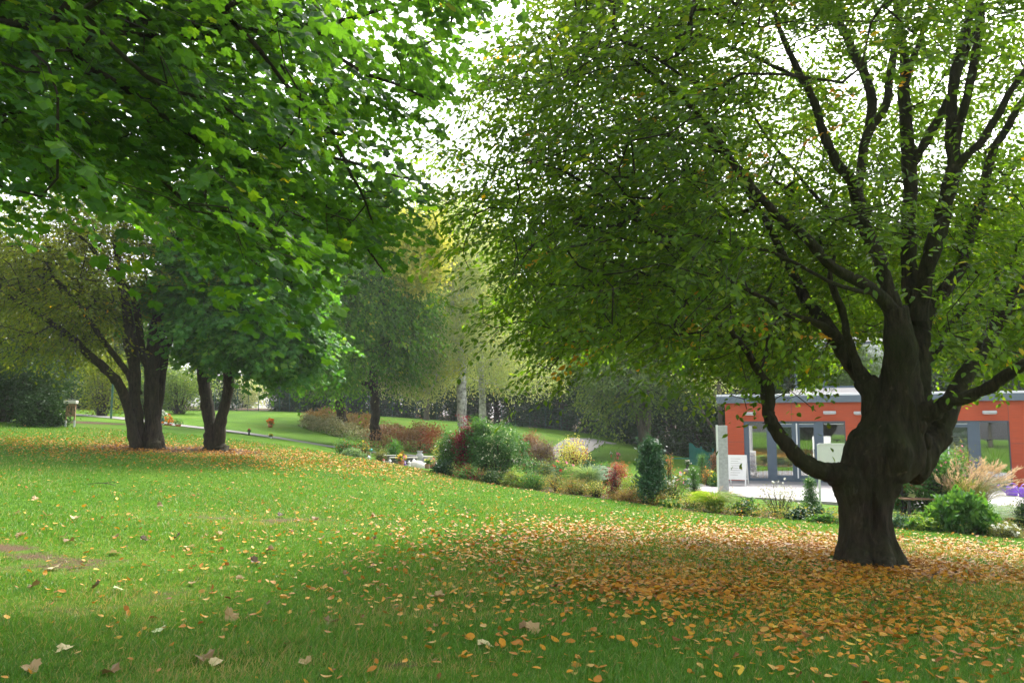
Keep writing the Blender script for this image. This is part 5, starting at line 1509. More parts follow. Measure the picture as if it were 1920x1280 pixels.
for k, (x, w_) in enumerate(((1049, 16), (1062, 18))):
    p = base(x, 27.6, 870); t = thing('granite_stone', ('pale split standing stone left of its twin behind the roses', 'pale split standing stone right of its twin behind the roses')[k], 'stone', p)
    hh = P(x, 851, 27.6)[2] - p[2]
    o = boxes('stone_body', [((0, 0, hh / 2 - .1), (w_ * .0125, .14, hh + .2))], M['stone_pale'], t, .03); o.rotation_euler = (0, .25 - k * .5, .3)
shrub('rose_bush', 'rose bush with red blooms below the split stones', 'rose', 1046, 900, 866, 44, 25.3, 'mid_green', flower=('red_fl', 16, .08), K=18)
shrub('rose_bush', 'rose bush with salmon blooms left of the blue grey grass', 'rose', 1072, 900, 870, 34, 24.8, 'mid_green', flower=('pink_fl', 12, .06), K=18)
shrub('grey_green_shrub', 'soft grey green shrub between silvery shrub and roses', 'shrub', 1026, 912, 868, 44, 24.2, 'olive', second=('juniper', .4))
grass_clump('blue_grey_grass', 'large fountain of blue grey grass in the middle of the bed', 'ornamental grass', 1106, 925, 862, 100, 22.8, 'blue_grey_grass', n=700, width=.010, arch=.9)
shrub('small_pine', 'dark needled shrub rising from the blue grey grass', 'shrub', 1104, 905, 858, 34, 24.0, 'dark_conifer', tmpl=DIAM, hang=-1.2)
shrub('spirea', 'ochre yellow rounded shrub in front of the blue grey grass', 'shrub', 1078, 932, 892, 58, 21.8, 'ochre', shape='mound', dens=1.1, size=.04, second=('olive', .3))
shrub('wispy_shrub', 'wispy pale olive shrub left of the ochre yellow one', 'shrub', 1046, 928, 888, 46, 22.3, 'olive', K=14, size=.035, second=('ochre', .3))
shrub('feathery_plant', 'feathery light green plants at the lawn edge right of the ochre shrub', 'plant', 1118, 938, 905, 46, 21.2, 'olive', K=16, size=.035, shape='upright', second=('pale_yellow', .3))
shrub('rose_bush', 'rose bush with two large scarlet blooms right of the blue grey grass', 'rose', 1134, 900, 864, 36, 25.0, 'mid_green', flower=[('red_fl', 9, .09), ('pink_fl', 4, .06)], K=18)
shrub('orange_shrub', 'orange and red autumn shrub behind the thin maroon one', 'shrub', 1160, 905, 862, 44, 24.6, 'rust', second=('heath_red', .4), K=14, size=.05)
shrub('thin_maroon_shrub', 'thin maroon shrub leaning up and right over the lawn edge', 'shrub', 1152, 940, 878, 30, 20.9, 'maroon', shape='upright', K=14, size=.045, second=('purple_brown', .4))
shrub('flowering_mat', 'low band of pink red flowers behind the round ochre bush', 'flowers', 1182, 905, 890, 46, 25.5, 'mid_green', shape='mound', flower=[('pink_fl', 90, .035), ('red_fl', 30, .035)])
shrub('yellow_green_shrub', 'bright yellow green shrub above the round ochre bush', 'shrub', 1186, 930, 890, 54, 22, 'bright_grass', K=20, size=.045)
shrub('round_ochre_bush', 'round ochre brown bush on the lawn edge left of the juniper', 'shrub', 1178, 947, 912, 60, 20.4, 'ochre', shape='mound', dens=1.2, size=.035, second=('heath_brown', .3))
shrub('juniper', 'upright dark green juniper taller than its neighbours', 'conifer', 1222, 950, 832, 52, 20.3, 'juniper', tmpl=DIAM, shape='upright', hang=-1.6, dens=1.5, size=.085, K=30, second=('dark_conifer', .4))
shrub('golden_shrub', 'small golden brown shrub at the right foot of the juniper', 'shrub', 1240, 953, 922, 28, 19.9, 'ochre', shape='mound', size=.035)
shrub('blossoming_shrub', 'loose green shrub with white and pink blossoms right of the juniper', 'shrub', 1262, 952, 894, 62, 20.8, 'olive', K=16, size=.045, flower=[('white_fl', 18, .05), ('pink_fl', 8, .05)], second=('mid_green', .5))
shrub('hebe', 'dark leaved low plant at the lawn edge below the blossoming shrub', 'shrub', 1258, 957, 936, 42, 19.5, 'mid_green', shape='mound', size=.05)
shrub('pale_ground_plant', 'pale green loose plants between blossoming shrub and yellow grass', 'plant', 1298, 958, 925, 54, 19.6, 'olive', K=14, size=.035, second=('pale_yellow', .3), shape='mound')
shrub('thuja_cone', 'small green cone topiary with white blossoms in front of the paving', 'topiary', 1301, 928, 878, 26, 22.8, 'mid_green', shape='cone', size=.035, dens=1.3, flower=('white_fl', 22, .03))
shrub('box_cone', 'taller clipped dark green cone behind the paving', 'topiary', 1317, 897, 853, 25, 29.5, 'mid_green', shape='cone', size=.035, dens=1.8)
shrub('marigolds', 'patch of yellow flowers beside the stone ball', 'flowers', 1278, 901, 888, 26, 28.3, 'mid_green', shape='mound', flower=('yellow_fl', 160, .04))
shrub('lilac_flowers', 'small mat of lilac flowers in front of the stone ball', 'flowers', 1286, 902, 896, 18, 27.7, 'juniper', shape='mound', flower=('lilac_fl', 90, .03))
shrub('white_flower_mat', 'mat of white flowers at the left end of the yellow ones', 'flowers', 1256, 898, 887, 24, 28.8, 'mid_green', shape='mound', flower=('white_fl', 50, .03))
shrub('golden_perennial', 'dry golden plant between the two cones', 'plant', 1327, 898, 878, 22, 28.6, 'ochre', K=14, size=.04, flower=('orange_fl', 18, .035))
shrub('yellow_flower_plant', 'yellow flowering plant left of the tall grey stele', 'flowers', 1342, 902, 884, 24, 28.2, 'mid_green', flower=('yellow_fl', 60, .035), shape='mound')
shrub('brown_perennial', 'tall withered brown plant in front of the teal fence', 'plant', 1340, 895, 850, 18, 29.5, 'heath_brown', shape='upright', K=10, size=.05)
shrub('light_sapling', 'thin plant with upright pink brown shoots right of the juniper', 'plant', 1256, 905, 858, 22, 26.5, 'rust', shape='upright', K=8, size=.05, second=('olive', .5))
grass_clump('fountain_grass', 'bright yellow green ornamental grass clump below the tall grey stele', 'ornamental grass', 1340, 962, 912, 92, 19.0, 'bright_grass', n=900, width=.007, arch=1.0, plume=('beige_plume', 26, .12))
shrub('dwarf_rhododendron', 'low dark broadleaved shrub right of the yellow green grass', 'shrub', 1398, 967, 936, 52, 18.6, 'dark_leaf', shape='mound', size=.06, second=('mid_green', .5), flower=('white_fl', 12, .04))
shrub('white_gaura', 'airy pale shrub with tiny white flowers in front of the paving', 'shrub', 1462, 968, 906, 88, 18.6, 'olive', K=9, size=.03, dens=.8, flower=('white_fl', 220, .022), updown=.8)
shrub('variegated_cone', 'cone topiary with creamy variegated leaves left of the big trunk', 'topiary', 1520, 948, 899, 26, 20.8, 'variegated', shape='cone', size=.04, dens=1.5, second=('mid_green', .4))
shrub('creeping_conifer', 'flat dark creeping conifer along the lawn edge left of the big trunk', 'shrub', 1518, 980, 953, 90, 17.9, 'dark_conifer', tmpl=DIAM, shape='mound', size=.07, depth=.5)
shrub('small_leafy_plant', 'small fresh green plants at the lawn edge just left of the trunk', 'plant', 1545, 984, 966, 60, 17.3, 'mid_green', shape='mound', size=.06, depth=.4)
# right of the trunk
shrub('hydrangea', 'big broad hydrangea bush with pale pink seed heads before the right-hand doors', 'shrub', 1752, 945, 838, 130, 20.2, 'mid_green', size=.085, dens=1.0, K=24, flower=[('pink_fl', 30, .04), ('cream_green', 20, .07)])
shrub('panicle_shrub', 'tall thin shrub with brownish pink flower heads rising above the beige plumes', 'shrub', 1808, 930, 832, 60, 21.0, 'olive', K=12, size=.05, flower=('pink_fl', 60, .035), dens=.7)
shrub('snowball_hydrangea', 'low hydrangea with large creamy white balls beside the trunk', 'shrub', 1694, 952, 898, 46, 20.3, 'mid_green', size=.08, K=18, flower=('cream_green', 16, .11), second=('rust', .12))
grass_clump('silver_grass', 'large ornamental grass with beige feathery plumes before the right-hand window', 'ornamental grass', 1822, 955, 876, 140, 19.3, 'olive', n=500, width=.008, arch=.8, plume=('beige_plume', 120, .30), lean=.12)
shrub('lime_hydrangea', 'lime green leaves with pale round flower heads between bench and plumes', 'shrub', 1768, 950, 888, 60, 20.2, 'bright_grass', size=.10, K=12, dens=.6, flower=('cream_green', 18, .10))
shrub('willowleaf_shrub', 'large dense green shrub of narrow upright leaves right of the bench', 'shrub', 1806, 1000, 930, 116, 16.9, 'mid_green', tmpl=DIAM, size=.13, K=30, dens=1.3, hang=-1.5, updown=.8, shape='mound', depth=.6)
grass_clump('arching_grass', 'grassy green arching clump on top of the narrow-leaved shrub', 'ornamental grass', 1835, 985, 934, 150, 17.8, 'grass_green', n=700, width=.007, arch=1.0)
shrub('grey_ground_shrub', 'grey green low shrub hard against the right side of the trunk', 'shrub', 1686, 990, 962, 50, 17.0, 'juniper', shape='mound', size=.045, second=('mid_green', .4), depth=.6)
shrub('broadleaf_plant', 'fresh light green leafy plants in front of the bench', 'plant', 1728, 994, 970, 60, 16.7, 'bright_grass', shape='mound', size=.07, depth=.5, second=('mid_green', .5))
shrub('olive_seedheads', 'brown green low tuft right of the arching grass', 'plant', 1896, 966, 940, 50, 18.4, 'olive', shape='mound', K=18, size=.04)
shrub('white_aster', 'low bush topped with white flowers at the right end of the bed', 'flowers', 1888, 1006, 978, 60, 16.1, 'olive', shape='mound', size=.035, flower=('white_fl', 120, .035), depth=.7)
shrub('box_ball', 'clipped dark green box bush cut by the right edge of the picture', 'topiary', 1926, 985, 938, 34, 17.2, 'dark_leaf', shape='bush', size=.035, dens=2.)

# --- shrub island and heath on the upper lawn
def heath(label, pts, hpx, mat, name='heath_bed', seed=0, second=None):
    """long low cushion of shrubs along a line of (px, D) points"""
    rs = np.random.RandomState(300 + seed)
    ps = A([base(a, d, c) for a, c, d in pts]); c0 = ps.mean(0); c0[2] = G(c0[0], c0[1])
    root = thing(name, label, 'shrubs', c0)
    h = hpx * c0[1] / FPX
    L = np.concatenate([[0], np.cumsum(np.linalg.norm(np.diff(ps, axis=0), axis=1))])
    n = int(70 * L[-1] / 2.0 * max(h, .6))
    s = rs.uniform(0, L[-1], n); x = np.interp(s, L, ps[:, 0]); y = np.interp(s, L, ps[:, 1])
    e = np.sqrt(np.clip(1 - (np.abs(s / L[-1] - .5) * 2) ** 4, 0.05, 1))
    a = rs.uniform(0, math.pi, n); r = rs.uniform(.55, 1, n) ** .5
    hh = h * e * (.8 + .25 * np.sin(s * 2.1 + seed) + .12 * np.sin(s * 5.3))
    y = y + np.cos(a) * r * h * 1.5; z = G(x, y) + np.sin(a) * r * hh
    cl = np.stack([x, y, z], -1)
    lv = puffs(cl, h * .34, rs, 46, .10, squash=.8, updown=.6, hang=-.6)
    if second:
        k = np.repeat(np.abs(s / L[-1] - second[1]) < second[2] * rs.uniform(.4, 1.2, n), 46)
        cloud('foliage', DIAM, *[q_[~k] for q_ in lv], M[mat], root); cloud('reddened_foliage', DIAM, *[q_[k] for q_ in lv], M[second[0]], root)
    else: cloud('foliage', DIAM, *lv, M[mat], root)
    st = []
    for i in range(0, n, 4):
        g = A([x[i], ps[:, 1].mean() if 0 else y[i], G(x[i], y[i])]); st.append((A([g - c0, cl[i] - c0]), [.015, .008]))
    v, f = tube(st, 3); mesh_np('stem_cluster', v, f, M['twig'], root, local=True)


heath('wide russet shrub cushion with red patches on the upper lawn, nearest of the low beds', [(700, 822, 44), (745, 827, 43.5), (790, 833, 43), (850, 840, 42)], 46, 'heath_brown', seed=1, second=('heath_red', .72, .12))
heath('pale grey green shrub cushion along the front of the island bed', [(568, 798, 47), (610, 802, 46), (660, 810, 45), (700, 818, 44.5)], 26, 'heath_grey', seed=2)
heath('ochre brown shrub cushion behind the pale grey green one', [(575, 786, 51), (620, 788, 50), (670, 796, 49), (697, 802, 48)], 26, 'heath_ochre', seed=3)
heath('low dull green cushion right of the dark linden trunk', [(715, 804, 49), (745, 808, 48), (775, 812, 47)], 12, 'olive', seed=4)

def bed_cover():
    rs = np.random.RandomState(404)
    lm('bed_mix', [(.035, .09, .025), (.08, .16, .04), (.2, .22, .06), (.34, .26, .08), (.3, .09, .05), (.5, .5, .2)], pos=[0, .35, .6, .78, .9, 1], trans=.3)
    n = 900
    px_ = rs.uniform(835, 2000, n); x = np.interp(px_, [835, 1000, 1300, 1600, 1920, 2100], EDGE[[4, 5, 7, 9, 10, 11], 0]); y0 = edge_y(x)
    y = y0 + rs.uniform(.15, 2.4, n) * np.where((px_ > 1350) & (px_ < 1640), .5, 1)
    x = x * y / y0 + rs.normal(0, .1, n); h = rs.uniform(.04, .34, n) * np.where(px_ < 1300, 1, .55) * np.where((px_ > 1670) & (px_ < 1800), .35, 1)
    c_ = np.stack([x, y, G(x, y) + h * .8], -1)
    lv = puffs(c_, .2, rs, 26, .045, squash=.9, updown=.5, hang=-.3, tone=.75)
    o = cloud('bed_plants', LEAF, *lv, M['bed_mix']); tagit(o, 'mixed low perennials filling the bed along the lawn edge', 'ground cover', kind='stuff')


bed_cover()

# --- left end of the grave bed
shrub('mixed_shrub', 'green shrub with reddish shoots at the left end of the grave bed', 'shrub', 646, 860, 826, 40, 29, 'mid_green', size=.06, second=('rust', .15), K=18)
shrub('orange_leaf_shrub', 'shrub with orange red leaves and yellow flowers at the grave bed', 'shrub', 676, 862, 828, 40, 29.2, 'mid_green', second=('rust', .4), flower=('yellow_fl', 14, .04), K=16, size=.06)
shrub('lavender', 'grey green lavender cushion before the orange leaved shrub', 'shrub', 665, 866, 843, 44, 28.2, 'blue_grey_grass', tmpl=DIAM, shape='mound', size=.06, hang=-1.5)
shrub('broom', 'fan shaped broom with upright green twigs behind the grave slabs', 'shrub', 740, 858, 832, 32, 31, 'mid_green', tmpl=DIAM, hang=-2., K=18, size=.07, shape='upright')
shrub('small_shrub', 'small yellowish green shrub left of the broom', 'shrub', 713, 862, 840, 26, 30, 'olive', K=18, size=.05)
shrub('small_shrub', 'small reddish green plant between the grave slabs and the vase', 'shrub', 755, 862, 846, 14, 30.2, 'rust', K=10, size=.045, second=('mid_green', .6))


# --- graves and ornaments
def grave(px, by, ty, wpx, D, mat, lab, rz=0.):
    b = base(px, D, by); s = D / FPX; h = max(P(px, ty, D)[2] - b[2], .15)
    t = thing('gravestone', lab, 'gravestone', b, rz)
    boxes('slab', [((0, 0, h / 2 - .05), (wpx * s, .16, h + .1))], M[mat], t, .012)
    boxes('plinth', [((0, -.02, .03), (wpx * s + .1, .3, .10))], M['stone_grey'], t, .01)
    boxes('slab_cap', [((0, 0, h + .012), (wpx * s + .03, .2, .03))], M['stone_pale'], t, .006)
    boxes('engraved_line', [((0, -.083, h * (.75 - .2 * k)), (wpx * s * (.6 - .12 * k), .006, .015)) for k in range(2)], M['pale_lettering'], t)
    return t


grave(724, 868, 854, 34, 30.2, 'stone_dark', 'dark grave slab, left of the two in the lower bed')
grave(756, 872, 858, 50, 29.3, 'stone_dark', 'wide dark grave slab with pale cap, right of the other')
grave(808, 872, 856, 42, 30.0, 'stone_grey', 'pale grey rectangular grave slab behind the stone vase')
p = base(785, 28.8, 872); t = thing('fieldstone', 'rounded pale boulder in front of the stone vase', 'stone', p)
hh = P(785, 863, 28.8)[2] - p[2]
a = np.linspace(-math.pi / 2, math.pi / 2, 9); v, f = lathe([(max(.001, math.cos(x)), math.sin(x)) for x in a], 16)
v = v * A([.42, .28, max(hh, .2)]); v *= (1 + .12 * np.sin(v[:, :1] * 9) * np.cos(v[:, 2:] * 11)); mesh_np('boulder', v, f, M['stone_pale'], t, local=True, smooth=True)
p = base(787, 29.8, 868); t = thing('stone_vase', 'grey stone vase on a round foot standing above the graves', 'vase', p)
hh = P(787, 845, 29.8)[2] - p[2]
v, f = lathe([(0, 0), (.2, 0), (.2, .06), (.09, .09), (.07, .14), (.08, hh * .45), (.13, hh * .66), (.12, hh * .8), (.07, hh * .88), (.11, hh * .97), (.12, hh), (.08, hh), (.05, hh * .9), (0, hh * .9)], 18); mesh_np('vase_body', v, f, M['stone_grey'], t, local=True, smooth=True)
v, f = lathe([(0, -.3), (.3, -.3), (.3, .02), (0, .02)], 18); mesh_np('foot_slab', v, f, M['stone_grey'], t, local=True)


def lantern(px, by, D, mat, lab, hpx=10, kind='grave_lantern'):
    b = base(px, D, by); s = D / FPX; h = hpx * s; b[2] = max(b[2], P(px, by, D)[2] - .02)
    t = thing(kind, lab, 'lantern', b, group='grave lanterns')
    v, f = lathe([(0, -.1), (h * .28, -.1), (h * .3, .03), (h * .22, .05), (0, .05)], 10); mesh_np('lantern_foot', v, f, M[mat], t, local=True)
    v, f = lathe([(h * .22, .05), (h * .22, h * .6), (0, h * .6)], 10); mesh_np('lantern_glass', v, f, M['white_paint'] if mat != 'white_metal' else M['stone_pale'], t, local=True, smooth=True)
    v, f = lathe([(h * .32, h * .58), (h * .2, h * .78), (h * .07, h * .9), (h * .06, h), (0, h)], 10); mesh_np('lantern_lid', v, f, M[mat], t, local=True, smooth=True)


M['red_lacquer'] = solid('red_lacquer', (.35, .04, .02), .4, .1)
M['blue_glaze'] = solid('blue_glaze', (.03, .3, .32), .2, .1)
lantern(691, 866, 28.6, 'white_metal', 'pale lantern at the left end of the graves'); lantern(731, 870, 28.3, 'white_metal', 'small white lantern right of the red one')
lantern(719, 868, 28.5, 'red_lacquer', 'dark red lantern before the left grave slab', 9); lantern(767, 872, 28.2, 'white_metal', 'white lantern right of the pink and yellow flowers')
lantern(776, 868, 29.0, 'white_metal', 'white lantern on the pale boulder'); lantern(759, 870, 28.4, 'purple_plastic', 'violet lantern behind the pink and yellow flowers', 8)
lantern(818, 874, 28.2, 'white_metal', 'white lantern next to the shrubs at the right end of the graves', 8)
p = base(695, 29.5, 860); t = thing('glass_ball', 'turquoise glazed garden ball on a thin white rod', 'garden ball', p); hh = P(695, 844, 29.5)[2] - p[2]
v, f = tube([(A([[0, 0, -.1], [0, 0, hh]]), [.012, .012])], 6); mesh_np('rod', v, f, M['white_metal'], t, local=True)
a = np.linspace(-math.pi / 2, math.pi / 2, 11); v, f = lathe([(max(.001, .07 * math.cos(x)), hh + .07 * math.sin(x)) for x in a], 14); mesh_np('ball', v, f, M['blue_glaze'], t, local=True, smooth=True)


def pot_of_flowers(px, by, D, wpx, fm, lab, pot='terracotta', name='flower_pot', n=50, fs=.05, green='mid_green', hpot=.16, cat='flowers', extra=None, tall=1.):
    _seed[0] += 1; rs = np.random.RandomState(_seed[0])
    b = base(px, D, by); r = wpx * D / FPX / 2
    t = thing(name, lab, cat, b)
    v, f = lathe([(0, -.03), (r * .5, -.03), (r * .68, hpot), (r * .6, hpot), (0, hpot * .9)], 14); mesh_np('pot', v, f, M[pot], t, local=True, smooth=True)
    cl = ell_points(rs, (0, 0, hpot + r * .55 * tall), (r, r, r * .75 * tall), 26, .4); cl = cl[cl[:, 2] > hpot * .8]
    lv = puffs(cl + b, r * .3, rs, 18, .045); cloud('foliage', LEAF, *lv, M[green], t)
    up_ = cl[cl[:, 2] > hpot] + b
    flowers_on(up_ + rs.normal(0, r * .14, up_.shape), n, fs, fm, t, rs, name='blossoms')
    if extra: flowers_on(up_ + rs.normal(0, r * .14, up_.shape), n // 2, fs, extra, t, rs, name='blossoms')


pot_of_flowers(752, 871, 28.1, 17, 'yellow_fl', 'bowl of pink and yellow flowers before the wide dark slab', extra='pink_fl', fs=.045)
pot_of_flowers(811, 868, 29.0, 15, 'pink_fl', 'pot of magenta flowers in front of the pale grey slab', fs=.045)
pot_of_flowers(801, 876, 27.6, 15, 'pale_yellow', 'small wicker pot with pale yellow green plant at the right of the graves', pot='bench_wood', n=14)
pot_of_flowers(507, 795, 44.5, 14, 'orange_fl', 'orange flowering pot alone on the upper lawn', n=120, fs=.07)
pot_of_flowers(316, 794, 37.8, 22, 'orange_fl', 'orange flower bouquet lying at the path beside the three-stemmed tree', n=90, fs=.06, hpot=.08)
pot_of_flowers(303, 791, 38.2, 15, 'white_fl', 'white flower bouquet standing in a green vase beside the three-stemmed tree', pot='green_wire', n=70, fs=.06, hpot=.3, tall=1.2)
pot_of_flowers(334, 796, 37.6, 16, 'pale_yellow', 'shallow brown basket of greenery right of the orange bouquet', n=8, hpot=.10)
pot_of_flowers(467, 811, 36.6, 5, 'red_fl', 'small dark grave vase with red flowers on the upper lawn', pot='iron', n=14, fs=.04, hpot=.18)
pot_of_flowers(508, 811, 36.8, 6, 'yellow_fl', 'small white grave pot with yellow flowers on the upper lawn', pot='white_paint', n=16, fs=.04, hpot=.1)
pot_of_flowers(1289, 878, 36, 10, 'white_fl', 'white flowers in a dark vase in front of the teal fence', pot='iron', n=40, fs=.05, hpot=.28)
pot_of_flowers(1158, 861, 41, 8, 'pink_fl', 'small pink grave bouquet on the lower lawn beyond the bed', n=30, fs=.05)
pot_of_flowers(1146, 858, 42, 4, 'white_fl', 'tiny white grave bouquet left of the pink one', n=16, fs=.05)

# --- left thicket and hedges
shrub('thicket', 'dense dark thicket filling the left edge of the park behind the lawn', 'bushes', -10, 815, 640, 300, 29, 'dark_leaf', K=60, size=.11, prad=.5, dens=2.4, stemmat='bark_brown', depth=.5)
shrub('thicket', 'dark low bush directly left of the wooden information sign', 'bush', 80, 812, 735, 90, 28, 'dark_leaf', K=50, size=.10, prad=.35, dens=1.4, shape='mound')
shrub('hedge_bush', 'brownish green bush overhanging the path behind the wooden sign', 'bush', 190, 785, 650, 110, 43, 'brown_green_leaf', K=44, size=.13, prad=.7, dens=1.1)
shrub('hedge_bush', 'grey green bush behind the white and orange bouquets', 'bush', 335, 778, 680, 120, 52, 'grey_green_leaf', K=50, size=.14, prad=.8, dens=1.3)
shrub('hedge_bush', 'olive bush left of the forked tree at the end of the upper path', 'bush', 250, 780, 690, 90, 50, 'wood_leaf', K=50, size=.14, prad=.8, dens=1.2)
shrub('hedge_bush', 'pale hazy bush beyond the wire fence at the bright gap', 'bush', 455, 760, 700, 130, 88, 'birch_leaf', K=50, size=.24, prad=1.2, dens=1.3)
shrub('hedge_bush', 'hazy green bush right of the bright gap in the left trees', 'bush', 545, 775, 690, 90, 70, 'wood_leaf', K=50, size=.18, prad=1., dens=1.3)
rs = np.random.RandomState(12)
for k in range(9):
    px = [4, 22, 38, 52, 68, 85, 100, 30, 60][k]; D = [30, 31, 29.5, 32, 30.5, 31.5, 32.5, 33, 34][k]
    if k == 0:
        pb = base(px, D, 800); sap = thing('thicket_sapling', 'thin dark sapling stem standing in the left thicket', 'tree', pb, group='saplings of the left thicket')
        pts = catmull([A([0, 0, -.2]), A([.05, 0, 1.5]), A([-.05, .1, 3.2]), A([.1, 0, 5.4])], 4)
        v, f = tube([(pts, np.linspace(.07, .02, len(pts)))], 6); mesh_np('trunk', v, f, M['bark'], sap, local=True, smooth=True)
        cl = ell_points(rs, (0, 0, 4.6), (1.3, 1.0, 1.5), 26, .5); br = grow([(pts, np.linspace(.07, .02, len(pts)))], cl, rs, step=.6, r_tip=.008)
        v, f = tube(br, 3); mesh_np('branchwork', v, f, M['bark'], sap, local=True)
        cloud('crown', LEAF, *puffs(cl, .5, rs, 40, .11), M['brown_green_leaf'], sap, local=True)
    else: dup(sap, base(px, D, 800), rs.uniform(0, 6), rs.uniform(.85, 1.25))

# trees behind the viewer: seen mirrored in the glass doors and shading the lawn
r0 = roots[0][1]
for k, x in enumerate(range(-16, 45, 6)):
    y = -24 + 3 * (k % 2) + max(0, x - 10) * .35
    dup(roots[k % len(roots)][1], (x, y, G(x, y) - .1), k * 1.7, .72)
    if k % 2: dup(ub[0], (x + 3, y + 3, G(x + 3, y + 3) - .1), k * 1.1, 1.2)

# ------------------------------------------------------------------ grass, fallen leaves
M['grass_blade'] = leaf_mat('grass_blade', [(.045, .14, .014), (.072, .205, .020), (.115, .27, .034), (.24, .27, .08), (.36, .29, .13)], [0, .35, .75, .93, 1], trans=.35, tcol=(1.6, 1.4, .6), rough=.4)
M['litter'] = leaf_mat('litter', [(.12, .05, .018), (.32, .125, .012), (.52, .22, .012), (.60, .31, .016), (.50, .31, .08), (.66, .46, .03)], [0, .2, .5, .72, .85, 1], trans=.2, tcol=(1.1, 1, .8), rough=.55)
M['maple_litter'] = leaf_mat('maple_litter', [(.07, .045, .025), (.22, .14, .06), (.40, .28, .13), (.55, .46, .24), (.45, .52, .25)], [0, .3, .6, .85, 1], trans=.15, tcol=(1.1, 1, .8), rough=.6)


def view_points(rs, n, d0, d1, power, margin=1.06, left=0.0):
    """points on the ground inside the wedge in front of the path, denser close by"""
    u = rs.uniform(0, 1, n)
    k = 2 - power
    D = (d0 ** k + u * (d1 ** k - d0 ** k)) ** (1 / k) if abs(k) > 1e-6 else d0 * (d1 / d0) ** u
    x = rs.uniform(-.68, .68, n) * D * margin
    return x, D


def build_grass():
    rs = np.random.RandomState(3)
    x, y = view_points(rs, 620000, 4.1, 32, 1.9)
    keep = (y < edge_y(x) + .25) & (soil_amount(x, y) < rs.uniform(.25, .75, len(x)))
    keep &= ((x - TREE[0]) ** 2 + (y - 10) ** 2) > .3
    bare = dry_patch(x, y)
    keep &= rs.uniform(0, 1, len(x)) > bare * .5
    x, y = x[keep], y[keep]; n = len(x)
    z = G(x, y)
    tuft = vnoise(x, y, 1.1, 4); t2 = vnoise(x, y, 6, 5)
    h = (.045 + .022 * tuft + .012 * t2) * rs.uniform(.5, 1.35, n) * (1 + .25 * np.exp(-((y - 6) / 3) ** 2))
    h = np.clip(h, .018, .12)
    w = np.maximum(.0035, y * .0008) * rs.uniform(.7, 1.3, n)
    a = rs.uniform(0, 6.28, n)
    d = norm(np.stack([rs.normal(0, .45, n) + .18, rs.normal(0, .45, n), np.ones(n)], -1))
    R = frames(d, np.stack([np.cos(a), np.sin(a), np.full(n, .05)], -1))
    dry = np.clip(vnoise(x, y, .8, 9) * .25 + .02, 0, .5) + dry_patch(x, y) * .9; h *= 1 - .3 * dry_patch(x, y)
    rnd = np.clip(.42 + .2 * tuft + rs.normal(0, .2, n) + (rs.uniform(0, 1, n) < .07 + dry * .75) * .55, 0, 1)
    o = cloud('grass', BLADE, np.stack([x, y, z - .004], -1), R, np.stack([w, h, h], -1), rnd, M['grass_blade'])
    tagit(o, 'short green lawn grass with dry straw patches', 'grass', kind='stuff')


build_grass()


def litter_density(x, y):
    t = np.sqrt(((x - TREE[0] - .5) / 1.15) ** 2 + ((y - 10.1) / .95) ** 2)
    d = 1.1 / (1 + np.exp((t - 3.9) * 1.5)) + .05 * np.exp(-(t / 6.5) ** 2)
    q1, q2 = base(250, 22.5, 840), base(480, 24, 850)
    e = ((x - q1[0]) / 6.5) ** 2 + ((y - q1[1] + .2) / 2.0) ** 2
    e2 = ((x - q2[0] - 1) / 4.5) ** 2 + ((y - q2[1] - .3) / 2.2) ** 2
    d = d + .24 * np.exp(-e) + .22 * np.exp(-e2) + .007
    return d


def curl_leaf(k, rs):
    """oval leaf with a slight curl, lying on its back or belly"""
    c = rs.uniform(-.25, .45); s = rs.uniform(-.12, .2)
    V = []
    for t, w_ in ((0, .03), (.22, .26), (.5, .33), (.78, .22), (1, .02)):
        for e in (-1, 0, 1): V.append((e * w_, t, c * (t - .5) ** 2 * 1.6 + (abs(e) * s) * w_ * 3 + (.05 if e == 0 else 0)))
    F = []
    for i in range(4):
        for j in range(2): F.append((i * 3 + j, i * 3 + j + 1, i * 3 + j + 4, i * 3 + j + 3))
    return A(V, float) - A([0, .5, 0]), [A(F)]


